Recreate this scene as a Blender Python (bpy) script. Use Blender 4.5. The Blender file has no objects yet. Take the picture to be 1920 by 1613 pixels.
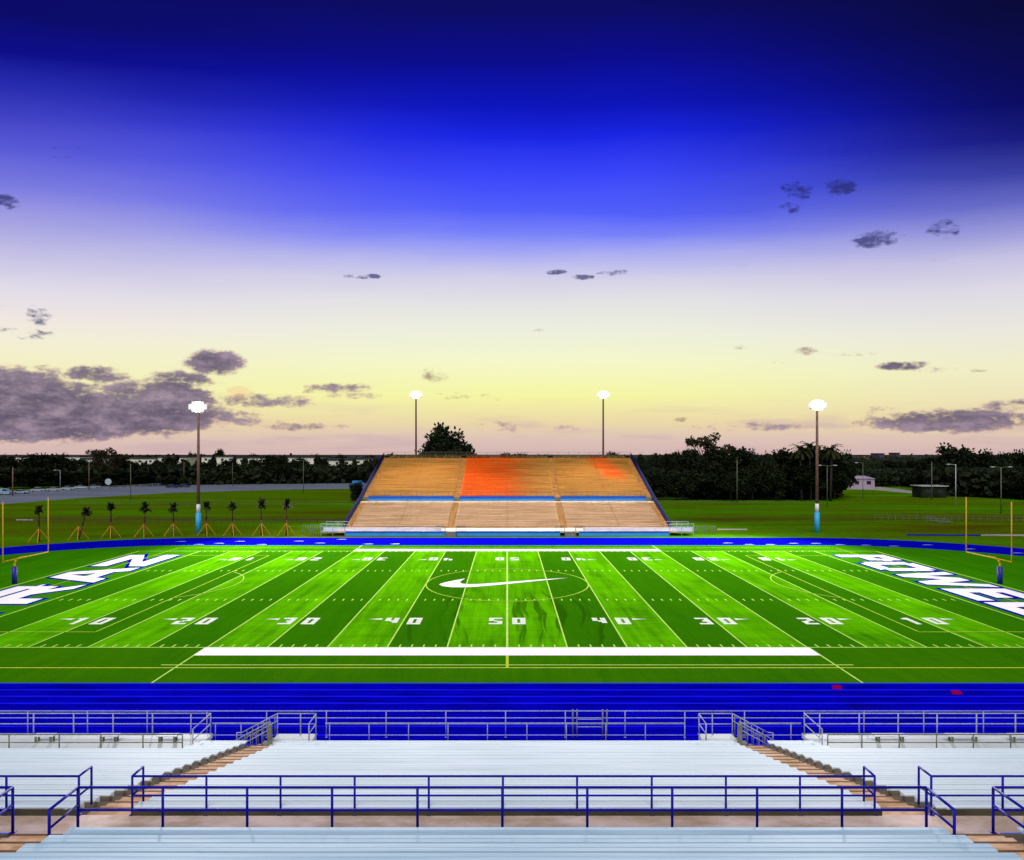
import bpy, math, random
from mathutils import Vector
random.seed(7)
S = bpy.context.scene
COL = S.collection

# ------------------------------------------------------------------ camera
F = 1255.0; HZ = 845.0; VX = 951.0; CH = 15.0      # focal length and vanishing point in photo pixels, camera height
cam = bpy.data.cameras.new('camera'); co = bpy.data.objects.new('camera', cam); COL.objects.link(co)
co.location = (0, 0, CH); co.rotation_euler = (math.radians(90), 0, 0)
cam.sensor_width = 36; cam.lens = 36*F/1920; cam.shift_x = 9/1920; cam.shift_y = 38.5/1920
cam.clip_start = 0.2; cam.clip_end = 9000
S.camera = co
S.view_settings.view_transform = 'Standard'; S.view_settings.look = 'None'
S.view_settings.exposure = 0; S.view_settings.gamma = 1

def lin(r, g, b):
    f = lambda c: (c/255/12.92) if c/255 <= .04045 else ((c/255+.055)/1.055)**2.4
    return (f(r), f(g), f(b), 1)
def at(px, Y): return (px-VX)*Y/F
def dep(row, z=0): return F*(CH-z)/(row-HZ)
def zat(row, Y): return CH-(row-HZ)*Y/F

# ------------------------------------------------------------------ node expressions
class E:
    def __init__(s, nt, sock): s.nt = nt; s.s = sock
    def _m(s, op, *o, clamp=False):
        n = s.nt.nodes.new('ShaderNodeMath'); n.operation = op; n.use_clamp = clamp
        for i, v in enumerate((s,)+o):
            if isinstance(v, E): s.nt.links.new(v.s, n.inputs[i])
            else: n.inputs[i].default_value = v
        return E(s.nt, n.outputs[0])
    def __add__(s, o): return s._m('ADD', o)
    __radd__ = __add__
    def __sub__(s, o): return s._m('SUBTRACT', o)
    def __rsub__(s, o): return (s*-1)+o
    def __mul__(s, o): return s._m('MULTIPLY', o)
    __rmul__ = __mul__
    def __truediv__(s, o): return s._m('DIVIDE', o)
    def pow(s, o): return s._m('POWER', o)
    def abs(s): return s._m('ABSOLUTE')
    def max(s, o): return s._m('MAXIMUM', o)
    def min(s, o): return s._m('MINIMUM', o)
    def lt(s, o): return s._m('LESS_THAN', o)
    def gt(s, o): return s._m('GREATER_THAN', o)
    def sqrt(s): return s._m('SQRT')
    def floor(s): return s._m('FLOOR')
    def mod(s, o): return s._m('FLOORED_MODULO', o)
    def clamp(s): return s._m('ADD', 0.0, clamp=True)
    def step(s, a, b, lo=0., hi=1.):
        n = s.nt.nodes.new('ShaderNodeMapRange'); n.interpolation_type = 'SMOOTHSTEP'
        s.nt.links.new(s.s, n.inputs[0]); n.inputs[1].default_value = a; n.inputs[2].default_value = b
        n.inputs[3].default_value = lo; n.inputs[4].default_value = hi
        return E(s.nt, n.outputs[0])
def vec(nt, x, y, z=0.):
    n = nt.nodes.new('ShaderNodeCombineXYZ')
    for i, v in enumerate((x, y, z)):
        if isinstance(v, E): nt.links.new(v.s, n.inputs[i])
        else: n.inputs[i].default_value = v
    return n.outputs[0]
def noise(nt, v, scale=1, detail=4, rough=.5):
    n = nt.nodes.new('ShaderNodeTexNoise'); nt.links.new(v, n.inputs['Vector'])
    n.inputs['Scale'].default_value = scale; n.inputs['Detail'].default_value = detail; n.inputs['Roughness'].default_value = rough
    return E(nt, n.outputs[0])
def mix(nt, f, a, b):
    n = nt.nodes.new('ShaderNodeMix'); n.data_type = 'RGBA'
    if isinstance(f, E): nt.links.new(f.s, n.inputs[0])
    else: n.inputs[0].default_value = f
    for i, v in ((6, a), (7, b)):
        if isinstance(v, tuple): n.inputs[i].default_value = v
        else: nt.links.new(v, n.inputs[i])
    return n.outputs[2]
def ramp(nt, f, stops):
    n = nt.nodes.new('ShaderNodeValToRGB'); nt.links.new(f.s, n.inputs[0]); cr = n.color_ramp
    while len(cr.elements) < len(stops): cr.elements.new(.5)
    for e, (p, c) in zip(cr.elements, stops): e.position = p; e.color = c
    return n.outputs[0]

# ------------------------------------------------------------------ sky (world)
W = bpy.data.worlds.new('World'); S.world = W; W.use_nodes = True
nt = W.node_tree; nt.nodes.clear()
tc = nt.nodes.new('ShaderNodeTexCoord'); sp = nt.nodes.new('ShaderNodeSeparateXYZ')
nt.links.new(tc.outputs['Generated'], sp.inputs[0])
dx, dy, dz = (E(nt, sp.outputs[i]) for i in range(3))
h = (dy*dy + dx*dx*.3).sqrt().max(.02)
azi = dx/h
v = dz/h
wob = noise(nt, vec(nt, azi*1.2, v*2.0), 1.6, 2)
wisp = noise(nt, vec(nt, azi*3.2, v*16), 1.0, 5, .6)
vv = v + (wob-.5)*.03*v.step(.1, .4) + (wisp-.5)*.022*v.step(.08, .25)
t = vv*(F/845)
def stops(k, L): return [((845-r)/845/k, lin(*c)) for r, c in L]
low = [(845, (214,184,180)), (822, (222,196,182)), (790, (236,218,168))]
mid_r = ramp(nt, t, stops(1., low+[(742, (246,246,164)), (680, (245,248,200)), (620, (237,239,222)), (570, (228,228,228)), (525, (212,209,232)), (480, (174,176,242)), (440, (120,130,250)),
    (398, (82,96,251)), (325, (58,70,250)), (255, (26,38,228)), (200, (14,22,188)), (110, (12,13,140)), (20, (13,13,98))]))
left_r = ramp(nt, t, stops(1.083, low+[(742, (244,240,180)), (690, (243,240,192)), (640, (243,238,212)), (595, (240,231,226)), (540, (226,220,232)), (480, (200,196,230)), (420, (168,165,226)),
    (350, (124,124,224)), (280, (88,90,214)), (215, (62,64,194)), (160, (38,42,172)), (95, (14,15,138)), (20, (12,12,104))]))
right_r = ramp(nt, t, stops(1.083, low+[(742, (238,228,186)), (690, (240,238,198)), (620, (235,232,222)), (540, (220,216,230)), (480, (196,192,226)), (430, (150,150,216)),
    (380, (102,106,196)), (330, (60,66,164)), (265, (26,28,126)), (200, (12,13,98)), (110, (11,12,78)), (20, (10,11,58))]))
sky = mix(nt, (azi*-1.).step(.02, .72), mid_r, left_r)
sky = mix(nt, azi.step(.12, .74), sky, right_r)
# horizon veil: soft mauve streaks
st = noise(nt, vec(nt, azi*5, v*38), 1.0, 5, .55)
veil = (st+(-.52)).step(-.04, .16)*v.step(.085, .03)*.55
sky = mix(nt, veil, sky, lin(200,170,178))
# clouds placed by direction
n1 = noise(nt, vec(nt, azi*22, v*46), 1.0, 7, .62)
n2 = noise(nt, vec(nt, azi*60+4, v*105), 1.0, 5, .6)
n3 = noise(nt, vec(nt, azi*150+9, v*230), 1.0, 3, .6)
nn = ((n1*.60+n2*.30+n3*.10)-.5)*3.4+.5
nn = nn.clamp()
def cl(px, rw, rx, ry, amp=1.):
    u0 = (px-VX)/F; u0 = u0/math.sqrt(1+.3*u0*u0); v0 = (HZ-rw)/F/math.sqrt(1+.3*((px-VX)/F)**2)
    a = (azi-u0)/(rx/F); b = (v-v0)/(ry/F)
    return (a*a+b*b).step(2.1, 0., 0., amp)
big = [(0,745,150,50,1.6),(110,780,220,42,1.65),(40,800,170,26,1.5),(240,780,170,32,1.6),(70,700,75,18,.85),(175,702,55,16,1.15),(300,745,100,30,1.4),
       (340,715,62,20,1.2),(400,680,48,22,1.45),(270,800,100,18,.8),(490,752,110,14,.95),(420,790,90,10,.8),(560,800,80,8,.75),(960,800,120,12,.6),(1400,800,110,10,.7),(440,775,60,12,.75),(640,728,60,10,.95),(660,742,50,7,.75),
       (1790,790,150,20,1.25),(1650,775,45,13,.85),(1900,762,45,12,1.05),(1690,686,40,9,1.4),(1745,693,50,6,.75),(1860,800,90,12,.8)]
small = [(815,705,32,18,.98),(850,742,60,8,.7),(915,748,28,12,.72),(585,733,22,8,.8),(1510,660,26,9,1.),(1600,663,36,5,.8),(1455,678,18,5,.8),(1392,651,20,6,.75),
         (1020,619,24,5,.8),(1275,787,16,6,.8),(1830,695,18,4,.7)]
blue = [(690,519,26,6,1.15),(655,517,14,7,.9),(1040,510,24,6,1.2),(1093,520,22,6,1.2),(1150,512,32,7,1.1),(1497,356,38,20,.98),(1480,392,24,14,.9),(1573,350,34,18,1.05),
        (1640,447,58,17,1.0),(1770,432,32,24,1.08),(1750,490,26,8,.7),(8,378,30,18,1.05),(72,592,24,20,1.08),(5,574,14,8,1.0),(45,625,60,12,.78),(100,280,50,22,.62),(197,347,16,9,.8),(1380,500,18,7,.65)]
def group(lst):
    e = None
    for c in lst:
        k = cl(*c); e = k if e is None else e.max(k)
    return e
def dens(m, lo, hi): return (m+(nn-.5)*1.25).step(lo, hi)*m.step(.03, .3)
shade = noise(nt, vec(nt, azi*14+3, v*40+.35), 1., 5, .6)
mb = dens(group(big), .52, 1.22)
ccol = mix(nt, (shade*.6+nn*.4).step(.30, .85), lin(84,76,106), lin(172,150,168))
sky = mix(nt, dens(group(big), .25, .9)*.35, sky, lin(222,178,168))
sky = mix(nt, mb*.95, sky, ccol)
sky = mix(nt, dens(group(small), .66, 1.35)*.8, sky, lin(158,128,118))
sky = mix(nt, dens(group(blue), .72, 1.3)*.8, sky, lin(38,42,108))
# warm patch of lit cloud edge
sky = mix(nt, dens(cl(450,738,34,12,1.), .6, 1.2)*.4, sky, lin(246,196,140))
bg = nt.nodes.new('ShaderNodeBackground'); nt.links.new(sky, bg.inputs[0]); bg.inputs[1].default_value = 1.0
ow = nt.nodes.new('ShaderNodeOutputWorld'); nt.links.new(bg.outputs[0], ow.inputs[0])

# ------------------------------------------------------------------ sun (soft dusk light)
sl = bpy.data.lights.new('sun', 'SUN'); sl.energy = 2.4; sl.angle = math.radians(50); sl.color = (1.0, .97, .93)
so = bpy.data.objects.new('sun', sl); COL.objects.link(so)
so.rotation_euler = (math.radians(38), 0, math.radians(-12))

# ------------------------------------------------------------------ materials
def mat(name, c, rough=.6, var=.15, scale=3., metal=0., c2=None, stretch=(1, 1, 1), bump=0., coat=0., spec=.5):
    m = bpy.data.materials.new(name); m.use_nodes = True; nt = m.node_tree
    b = nt.nodes['Principled BSDF']; b.inputs['Roughness'].default_value = rough; b.inputs['Metallic'].default_value = metal
    b.inputs['Specular IOR Level'].default_value = spec
    g = nt.nodes.new('ShaderNodeNewGeometry'); s_ = nt.nodes.new('ShaderNodeSeparateXYZ'); nt.links.new(g.outputs['Position'], s_.inputs[0])
    X, Y, Z = (E(nt, s_.outputs[i]) for i in range(3))
    n = noise(nt, vec(nt, X*stretch[0], Y*stretch[1], Z*stretch[2]), scale, 6, .6)
    if c2 is None: c2 = tuple(max(0, x*(1-2*var)) for x in c[:3])+(1,)
    col = mix(nt, n.step(.3, .7), c2, c)
    nt.links.new(col, b.inputs['Base Color'])
    if bump:
        bp = nt.nodes.new('ShaderNodeBump'); bp.inputs['Strength'].default_value = bump; bp.inputs['Distance'].default_value = .02
        nt.links.new(n.s, bp.inputs['Height']); nt.links.new(bp.outputs[0], b.inputs['Normal'])
    m['col'] = 1
    return m
def emis(name, c, s):
    m = bpy.data.materials.new(name); m.use_nodes = True; nt = m.node_tree; b = nt.nodes['Principled BSDF']
    b.inputs['Base Color'].default_value = (.8, .8, .8, 1)
    b.inputs['Emission Color'].default_value = c; b.inputs['Emission Strength'].default_value = s
    return m
def custom(name, fn, rough=.8, spec=.25):
    m = bpy.data.materials.new(name); m.use_nodes = True; nt = m.node_tree; b = nt.nodes['Principled BSDF']
    b.inputs['Roughness'].default_value = rough; b.inputs['Specular IOR Level'].default_value = spec
    g = nt.nodes.new('ShaderNodeNewGeometry'); s_ = nt.nodes.new('ShaderNodeSeparateXYZ'); nt.links.new(g.outputs['Position'], s_.inputs[0])
    X, Y, Z = (E(nt, s_.outputs[i]) for i in range(3))
    nt.links.new(fn(nt, X, Y, Z), b.inputs['Base Color'])
    return m

M = {}
def turf(nt, X, Y, Z):
    yd = 4.572
    cell = ((X.abs())/yd).floor()
    lightband = (cell.mod(2.)).lt(.5)          # mirror-symmetric five-yard bands
    inside = X.abs().lt(45.72)*Y.gt(51.0)*Y.lt(99.8)
    edge = noise(nt, vec(nt, X*.5, Y*.05), 1., 4, .6)
    dk = (.030, .17, .0005, 1); li = (.135, .54, .0005, 1); md = (.042, .25, .001, 1)
    base = mix(nt, lightband, dk, li)
    base = mix(nt, inside, md, base)
    side = Y.lt(51.0)+Y.gt(99.8)*.0
    base = mix(nt, side*.8, base, (.042, .145, .0005, 1))
    # fibre direction streaks and wear
    s1 = noise(nt, vec(nt, X*1.3, Y*.07), 1., 6, .65)
    s2 = noise(nt, vec(nt, X*.12, Y*2.6), 1., 4, .6)
    blot = noise(nt, vec(nt, X, Y), .09, 5, .6)
    s3 = noise(nt, vec(nt, X*.45+Y*.12, Y*.035), 1., 4, .6)
    f = s1.step(.32, .70)*.38 + s2.step(.3, .7)*.18 + blot.step(.35, .65)*.30 + s3.step(.42, .70)*.16
    base = mix(nt, f.clamp(), base, (.016, .12, .001, 1))
    # curved tyre tracks left by a groomer
    wv = X + (Y+(-62.))*(Y+(-62.))*.014*(X*.25).min(1.).max(-1.)
    wv = wv + (noise(nt, vec(nt, X*.1, Y*.1), 1., 2)+(-.5))*2.
    tr = noise(nt, vec(nt, wv*1.1, Y*.04, 3.), 1., 2, .5)
    trm = tr.step(.56, .66)*X.abs().step(10.5, 7.5)*Y.step(50, 54)*Y.step(78, 66)
    base = mix(nt, trm*.75, base, (.010, .07, .001, 1))
    fine = noise(nt, vec(nt, X, Y), 9., 3, .7)
    base = mix(nt, fine.step(.35, .7)*.12, base, (.16, .48, .005, 1))
    return base
M['turf'] = custom('turf', turf, 1., 0.)
def grass(nt, X, Y, Z):
    a = noise(nt, vec(nt, X*.3, Y), .05, 6, .6)
    b = noise(nt, vec(nt, X, Y), .6, 6, .7)
    c = noise(nt, vec(nt, X*.15, Y), .12, 3, .6)
    base = ramp(nt, (a*.55+c*.45), [(.36, (.085, .08, .001, 1)), (.45, (.085, .155, .001, 1)), (.53, (.075, .22, .001, 1)), (.66, (.075, .33, .001, 1))])
    base = mix(nt, b.step(.35, .75)*.45, base, (.03, .05, .008, 1))
    dirt = ((Y+(-146.)).abs().step(9., 2.))*noise(nt, vec(nt, X*.08, Y*.5), 1., 4).step(.35, .6)
    base = mix(nt, X.step(-5., -50.)*.35, base, (.085, .115, .001, 1))
    return mix(nt, dirt*.6, base, (.055, .04, .008, 1))
M['grass'] = custom('grass', grass, 1., 0.)
def blue(nt, X, Y, Z):
    a = noise(nt, vec(nt, X*.25, Y*3), .8, 5, .65)
    b = noise(nt, vec(nt, X*.2, Y*.6), .6, 6, .6)
    base = mix(nt, a.step(.3, .7), (.001, .0005, .20, 1), (.002, .001, .56, 1))
    base = mix(nt, (b.step(.52, .75))*X.gt(20.)*.7, base, (.003, .002, .10, 1))
    return base
M['track'] = custom('track', blue, 1., 0.)
M['lane'] = mat('lane paint', (.01, .01, 1., 1), 1., .1, .6, spec=0.)
M['white'] = mat('white field paint', (.97, .94, .96, 1), .9, .04, 1., spec=.2)
M['wline'] = mat('field line paint', (.50, .80, .10, 1), .9, .12, 1., spec=.1)
M['yline'] = mat('yellow field paint', (.50, .66, .002, 1), .9, .1, 2., spec=.1)
M['yfaint'] = mat('faded yellow paint', (.40, .62, .001, 1), .9, .1, 2., spec=.1)
M['tblue'] = mat('blue field paint', (.002, .003, .36, 1), 1., .15, 2., spec=0.)
M['navy'] = mat('navy panel paint', (.006, .008, .14, 1), .8, .2, 1., spec=.1)
M['red'] = mat('red paint', (.40, .0, .03, 1), 1., .2, 3., spec=0.)
M['alu'] = mat('bleacher aluminium', (.74, .85, .90, 1), .6, .10, .5, 0., c2=(.60, .74, .76, 1), stretch=(.3, 2.6, 2.6))
M['alu_up'] = mat('upper bleacher aluminium', (.60, .80, .90, 1), .5, .12, .5, 0., c2=(.38, .58, .70, 1), stretch=(.35, 9, 9))
M['deck'] = mat('platform deck', (.62, .68, .66, 1), .6, .08, .5, stretch=(.5, 2, 2))
M['under'] = mat('darkened deck under the benches', (.11, .065, .02, 1), .8, .3, 1.5)  # darkness put into the deck colour to offset floodlight on its sides
M['riser'] = mat('riser metal', (.22, .24, .24, 1), .6, .2, 1.)
M['fascia'] = mat('dark fascia', (.07, .06, .025, 1), .8, .3, .7)
M['concrete'] = mat('stained concrete', (.86, .68, .58, 1), .85, .2, .9, c2=(.46, .32, .20, 1), stretch=(.6, 1.2, 1), bump=.3)
M['step'] = mat('brown step concrete', (.84, .54, .34, 1), .85, .2, 1.2, c2=(.44, .24, .09, 1), bump=.3)
M['stepedge'] = mat('step nosing', (.14, .07, .02, 1), .8, .2, 2.)
M['bluerail'] = mat('navy rail paint', (.006, .006, .40, 1), .5, .2, 2., spec=.15)
M['galv'] = mat('galvanised steel', (.46, .50, .60, 1), .7, .15, 4., spec=.1)
M['galvd'] = mat('dull galvanised steel', (.24, .26, .20, 1), .7, .2, 4., spec=.1)
M['bench'] = mat('white bench plank', (.78, .80, .86, 1), .5, .06, 2.)
M['benchleg'] = mat('bench leg', (.16, .18, .10, 1), .6, .2, 3.)
M['wood_lo'] = custom('tan bleacher planks', lambda nt, X, Y, Z: mix(nt, noise(nt, vec(nt, X*.12, Y*2.2, Z*3), 1., 5, .65).step(.3, .7), (.44, .27, .12, 1), (.90, .66, .42, 1)), .9, .1)
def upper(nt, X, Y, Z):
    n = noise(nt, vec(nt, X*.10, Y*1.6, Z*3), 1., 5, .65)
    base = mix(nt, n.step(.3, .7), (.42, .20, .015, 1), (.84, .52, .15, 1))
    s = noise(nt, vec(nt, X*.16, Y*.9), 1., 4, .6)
    # orange glow of light painted into the plank colour of the middle bank, ragged to the right, and a smaller one in the right bank
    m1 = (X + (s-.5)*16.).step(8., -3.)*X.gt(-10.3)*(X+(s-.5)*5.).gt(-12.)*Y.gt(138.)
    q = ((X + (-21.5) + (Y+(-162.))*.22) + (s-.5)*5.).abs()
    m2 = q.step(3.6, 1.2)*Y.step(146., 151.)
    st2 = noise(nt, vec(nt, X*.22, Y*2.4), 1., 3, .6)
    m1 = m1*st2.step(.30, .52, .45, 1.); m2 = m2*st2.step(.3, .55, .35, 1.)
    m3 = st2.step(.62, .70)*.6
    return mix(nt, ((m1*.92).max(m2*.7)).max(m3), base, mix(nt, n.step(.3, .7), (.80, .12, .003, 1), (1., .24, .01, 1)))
M['wood_up'] = custom('tan bleacher planks with painted glow', upper, .9, .1)
M['aisle'] = mat('brown aisle steps', (.60, .29, .05, 1), .8, .2, 1.)
M['cyan'] = mat('cyan wall paint', (.03, .42, .80, 1), .5, .1, .5)
M['midblue'] = mat('blue wall paint', (.005, .10, .68, 1), .5, .1, .5)
M['fwhite'] = mat('white edge board', (.85, .85, .85, 1), .5, .06, 1.)
M['pole'] = mat('brown steel pole', (.12, .05, .03, 1), .5, .2, 1.)
M['poleb'] = mat('weathered tan pole', (.22, .11, .06, 1), .5, .2, 1.)
M['cyanpad'] = mat('cyan pole padding', (.03, .48, .85, 1), .5, .1, 1.)
M['yellow'] = mat('yellow goalpost paint', (.60, .38, .01, 1), .5, .1, 2., spec=.2)
M['pad'] = mat('blue goalpost pad', (.005, .01, .30, 1), .5, .1, 2.)
M['lampdim'] = emis('lit outer floodlight lens', (1, .97, .9, 1), .55)
M['lamp'] = emis('lit floodlight lens', (1, .98, .95, 1), 5)
M['housing'] = mat('lamp housing', (.4, .4, .42, 1), .4)
M['asphalt'] = mat('asphalt', (.17, .20, .23, 1), .8, .15, .08, c2=(.11, .13, .16, 1), stretch=(.3, 2, 1))
M['path'] = mat('pale path', (.40, .38, .30, 1), .9, .15, .3)
M['leaf'] = mat('dark foliage', (.022, .032, .010, 1), .8, .35, .35, c2=(.005, .010, .004, 1), spec=.1)
M['leaf2'] = mat('olive foliage', (.042, .044, .012, 1), .8, .35, .3, c2=(.010, .014, .005, 1), spec=.1)
M['leaf3'] = mat('brown green foliage', (.06, .045, .018, 1), .8, .3, .3, c2=(.014, .015, .007, 1), spec=.1)
M['bark'] = mat('bark', (.05, .035, .022, 1), .9, .3, 2.)
M['trunk_o'] = mat('reddish palm trunk', (.16, .06, .02, 1), .9, .3, 3.)
M['brace'] = mat('orange timber brace', (.70, .34, .015, 1), .8, .2, 3.)
M['bwall'] = mat('cream house wall', (.95, .92, .74, 1), .8, .1, .2)
M['bwall2'] = mat('pale grey house wall', (.42, .45, .42, 1), .8, .1, .2)
M['mauve'] = mat('mauve white wall', (.45, .36, .44, 1), .8, .1, .2)
M['roof'] = mat('dark roof', (.035, .022, .035, 1), .8, .2, .3)
M['roofr'] = mat('reddish roof', (.14, .05, .03, 1), .8, .2, .3)
M['glass'] = mat('window glass', (.03, .035, .05, 1), .15, .2, .5)
M['tyre'] = mat('tyre rubber', (.02, .02, .02, 1), .8)
M['signc'] = mat('pale sign', (.45, .60, .58, 1), .5)
M['ghost'] = mat('greenish post', (.13, .16, .08, 1), .6)
M['postw'] = mat('white lamp post', (.55, .60, .60, 1), .5)

# ------------------------------------------------------------------ mesh builder
class MB:
    def __init__(s): s.v = []; s.f = []
    def poly(s, pts):
        n = len(s.v); s.v += [tuple(p) for p in pts]; s.f.append(tuple(range(n, n+len(pts))))
    def box(s, x0, x1, y0, y1, z0, z1):
        n = len(s.v)
        s.v += [(x0,y0,z0),(x1,y0,z0),(x1,y1,z0),(x0,y1,z0),(x0,y0,z1),(x1,y0,z1),(x1,y1,z1),(x0,y1,z1)]
        for f in ((0,3,2,1),(4,5,6,7),(0,1,5,4),(1,2,6,5),(2,3,7,6),(3,0,4,7)): s.f.append(tuple(n+i for i in f))
    def tube(s, p0, p1, r0, r1=None, n=8, cap=True):
        r1 = r0 if r1 is None else r1
        p0 = Vector(p0); p1 = Vector(p1); d = (p1-p0)
        if d.length < 1e-6: return
        d.normalize(); a = d.orthogonal().normalized(); b = d.cross(a); k = len(s.v)
        for p, r in ((p0, r0), (p1, r1)):
            for i in range(n):
                t = 2*math.pi*i/n; s.v.append(tuple(p+(a*math.cos(t)+b*math.sin(t))*r))
        for i in range(n): s.f.append((k+i, k+(i+1)%n, k+n+(i+1)%n, k+n+i))
        if cap: s.f.append(tuple(k+i for i in range(n-1, -1, -1))); s.f.append(tuple(k+n+i for i in range(n)))
    def path(s, pts, r, n=8):
        for a, b in zip(pts, pts[1:]): s.tube(a, b, r, r, n)
    def rect(s, x0, x1, y0, y1, z): s.poly([(x0,y0,z),(x1,y0,z),(x1,y1,z),(x0,y1,z)])
    def ring(s, cx, cy, r0, r1, a0, a1, z, n=64):
        k = len(s.v)
        for i in range(n+1):
            t = a0+(a1-a0)*i/n
            for r in (r0, r1): s.v.append((cx+r*math.cos(t), cy+r*math.sin(t), z))
        for i in range(n): s.f.append((k+2*i, k+2*i+1, k+2*i+3, k+2*i+2))
    def build(s, name, m, parent=None, smooth=False):
        me = bpy.data.meshes.new(name); L = Vector(parent['root_loc']) if parent is not None and 'root_loc' in parent else Vector((0,0,0))
        me.from_pydata([tuple(Vector(q)-L) for q in s.v], [], s.f); me.materials.append(m)
        if smooth:
            for p in me.polygons: p.use_smooth = True
        o = bpy.data.objects.new(name, me); COL.objects.link(o)
        if parent is not None: o.parent = parent; o['root_loc'] = L[:]
        return o
def tag(o, label, cat, group=None, kind=None):
    o['label'] = label; o['category'] = cat
    if group: o['group'] = group
    if kind: o['kind'] = kind
    return o
def thing(name, loc, label, cat, group=None):
    o = bpy.data.objects.new(name, None); COL.objects.link(o); o.location = loc; o.empty_display_size = .3
    o['root_loc'] = tuple(loc); return tag(o, label, cat, group)
def struct(o): o['kind'] = 'structure'; return o
def dup(root, loc, rz=0., sc=1., label=None, group=None):
    def cp(o, par):
        c = o.copy(); COL.objects.link(c); c.parent = par
        for ch in kids.get(o.name, ()): cp(ch, c)
        return c
    kids = {}
    for o in list(root.children): 
        kids.setdefault(root.name, []).append(o)
        for q in list(o.children): kids.setdefault(o.name, []).append(q)
    r = cp(root, None); r.location = loc; r.rotation_euler = (0, 0, rz)
    r.scale = (sc, sc, sc) if isinstance(sc, (int, float)) else sc
    if label: r['label'] = label
    if group: r['group'] = group
    return r

# ------------------------------------------------------------------ ground, turf, track
b = MB(); b.rect(-2200, 2200, -200, 2400, 0); struct(b.build('ground', M['grass']))
b = MB(); b.rect(-2199, 2199, 640, 2399, .01); struct(b.build('wooded_plain', M['leaf']))
CY = 74.58; RI = 31.43; RO = RI+8.96; LX = 49.4
def stadium(r, n=48):
    P = []
    for i in range(n+1): t = -math.pi/2+math.pi*i/n; P.append((LX+r*math.cos(t), CY+r*math.sin(t)))
    for i in range(n+1): t = math.pi/2+math.pi*i/n; P.append((-LX+r*math.cos(t), CY+r*math.sin(t)))
    return P
b = MB(); b.poly([(x, y, .004) for x, y in stadium(RI)]); turf_o = struct(b.build('football_field', M['turf']))
def sring(b, r0, r1, z):
    A = stadium(r0); B = stadium(r1); k = len(b.v); n = len(A)
    b.v += [(x, y, z) for x, y in A]+[(x, y, z) for x, y in B]
    for i in range(n): j = (i+1) % n; b.f.append((k+i, k+n+i, k+n+j, k+j))
b = MB(); sring(b, RI, RO, .008); track = struct(b.build('running_track', M['track']))
b = MB()
for k in range(9): sring(b, RI+.03+1.11*k, RI+.20+1.11*k, .012)
b.build('lane_line', M['lane'], track)
b = MB(); b.rect(-60, 60, 29.5, CY-RO, .008); struct(b.build('track_apron', M['track']))
b = MB()
for px in (560, 600, 640, 690, 740, 340, 372, 410, 450, 490, 1365, 1405, 1445, 1488, 1530, 1575, 1620, 1665, 1710, 1770, 1830):
    Y = random.choice((107.2, 108.3, 110.5, 112.8)) if 500 < px < 1400 else random.choice((106.6, 107.9, 110.3))
    x = at(px, Y)
    if abs(x) > LX: Y -= (abs(x)-LX)**2/72.
    b.poly([(x-.9, Y, .016), (x+.9, Y, .016), (x+.5, Y+.5, .016), (x-.3, Y+.5, .016)])
b.build('exchange_mark', mat('pale mark paint', (.35, .42, .9, 1)), track)
b = MB()
for px, rw in ((1566, 1289), (1790, 1299)):
    Y = dep(rw); x = at(px, Y)
    for k in range(3): b.rect(x-.28+.1*k, x+.28+.12*k, Y-.34+.24*k, Y-.14+.24*k, .016)
b.build('lane_mark', M['red'], track)

# field markings ------------------------------------------------------
N0, N1 = 51.0, 99.77
YD = .9144
lw = .12
b = MB()
for i in range(-10, 11):
    x = i*4.572; w = .06 if abs(i) != 10 else .08
    if i == 0: w = .09
    b.rect(x-w, x+w, N0, N1, .008)
for s in (-1, 1):
    b.rect(s*54.86-.12, s*54.86+.12, N0-.1, N1+.1, .008)
    x = s*22.95
    b.rect(x-.07, x+.07, 43.2, N0-2.2, .008); b.rect(x-.07, x+.07, N1+2.2, 105.9, .008)
    # beyond the thick band the line carries on
    b.rect(x-.07, x+.07, N0-2.2, N0-.1, .0125) ; b.rect(x-.07, x+.07, N1+.1, N1+2.2, .0125)
b.build('yard_line', M['wline'], turf_o)
b = MB()
for i in range(-49, 50):
    if i % 5 == 0: continue
    x = i*YD
    b.rect(x-.06, x+.06, N0+.12, N0+.75, .008); b.rect(x-.06, x+.06, N1-.75, N1-.12, .008)
    for y in (N0+16.26, N1-16.26): b.rect(x-.07, x+.07, y-.35, y+.35, .008)
b.build('hash_mark', M['wline'], turf_o)
b = MB()
b.rect(-54.9, 54.9, N0-.09, N0+.05, .012); b.rect(-54.9, 54.9, N1-.05, N1+.1, .012)
b.build('sideline', M['wline'], turf_o)
b = MB(); b.rect(-22.95, 22.95, N0-2.05, N0-.09, .0165); b.rect(-22.95, 22.95, N1+.1, N1+2.0, .0165)
b.build('team_box', M['white'], turf_o)
b = MB(); b.rect(-24.2, 24.2, 46.72, 46.86, .0165); b.build('restraining_line', M['wline'], turf_o)
b = MB(); b.rect(-52, 52, 46.08, 46.24, .0205); b.rect(-50.4, 50.4, 103.0, 103.15, .0205)
for s in (-1, 1):
    b.rect(s*50.5-.06, s*50.5+.06, 46.3, 102.9, .0205)
b.rect(-.10, .10, 46.26, N0-2.1, .0205)
b.build('soccer_line', M['yline'], turf_o)
b = MB()
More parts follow.
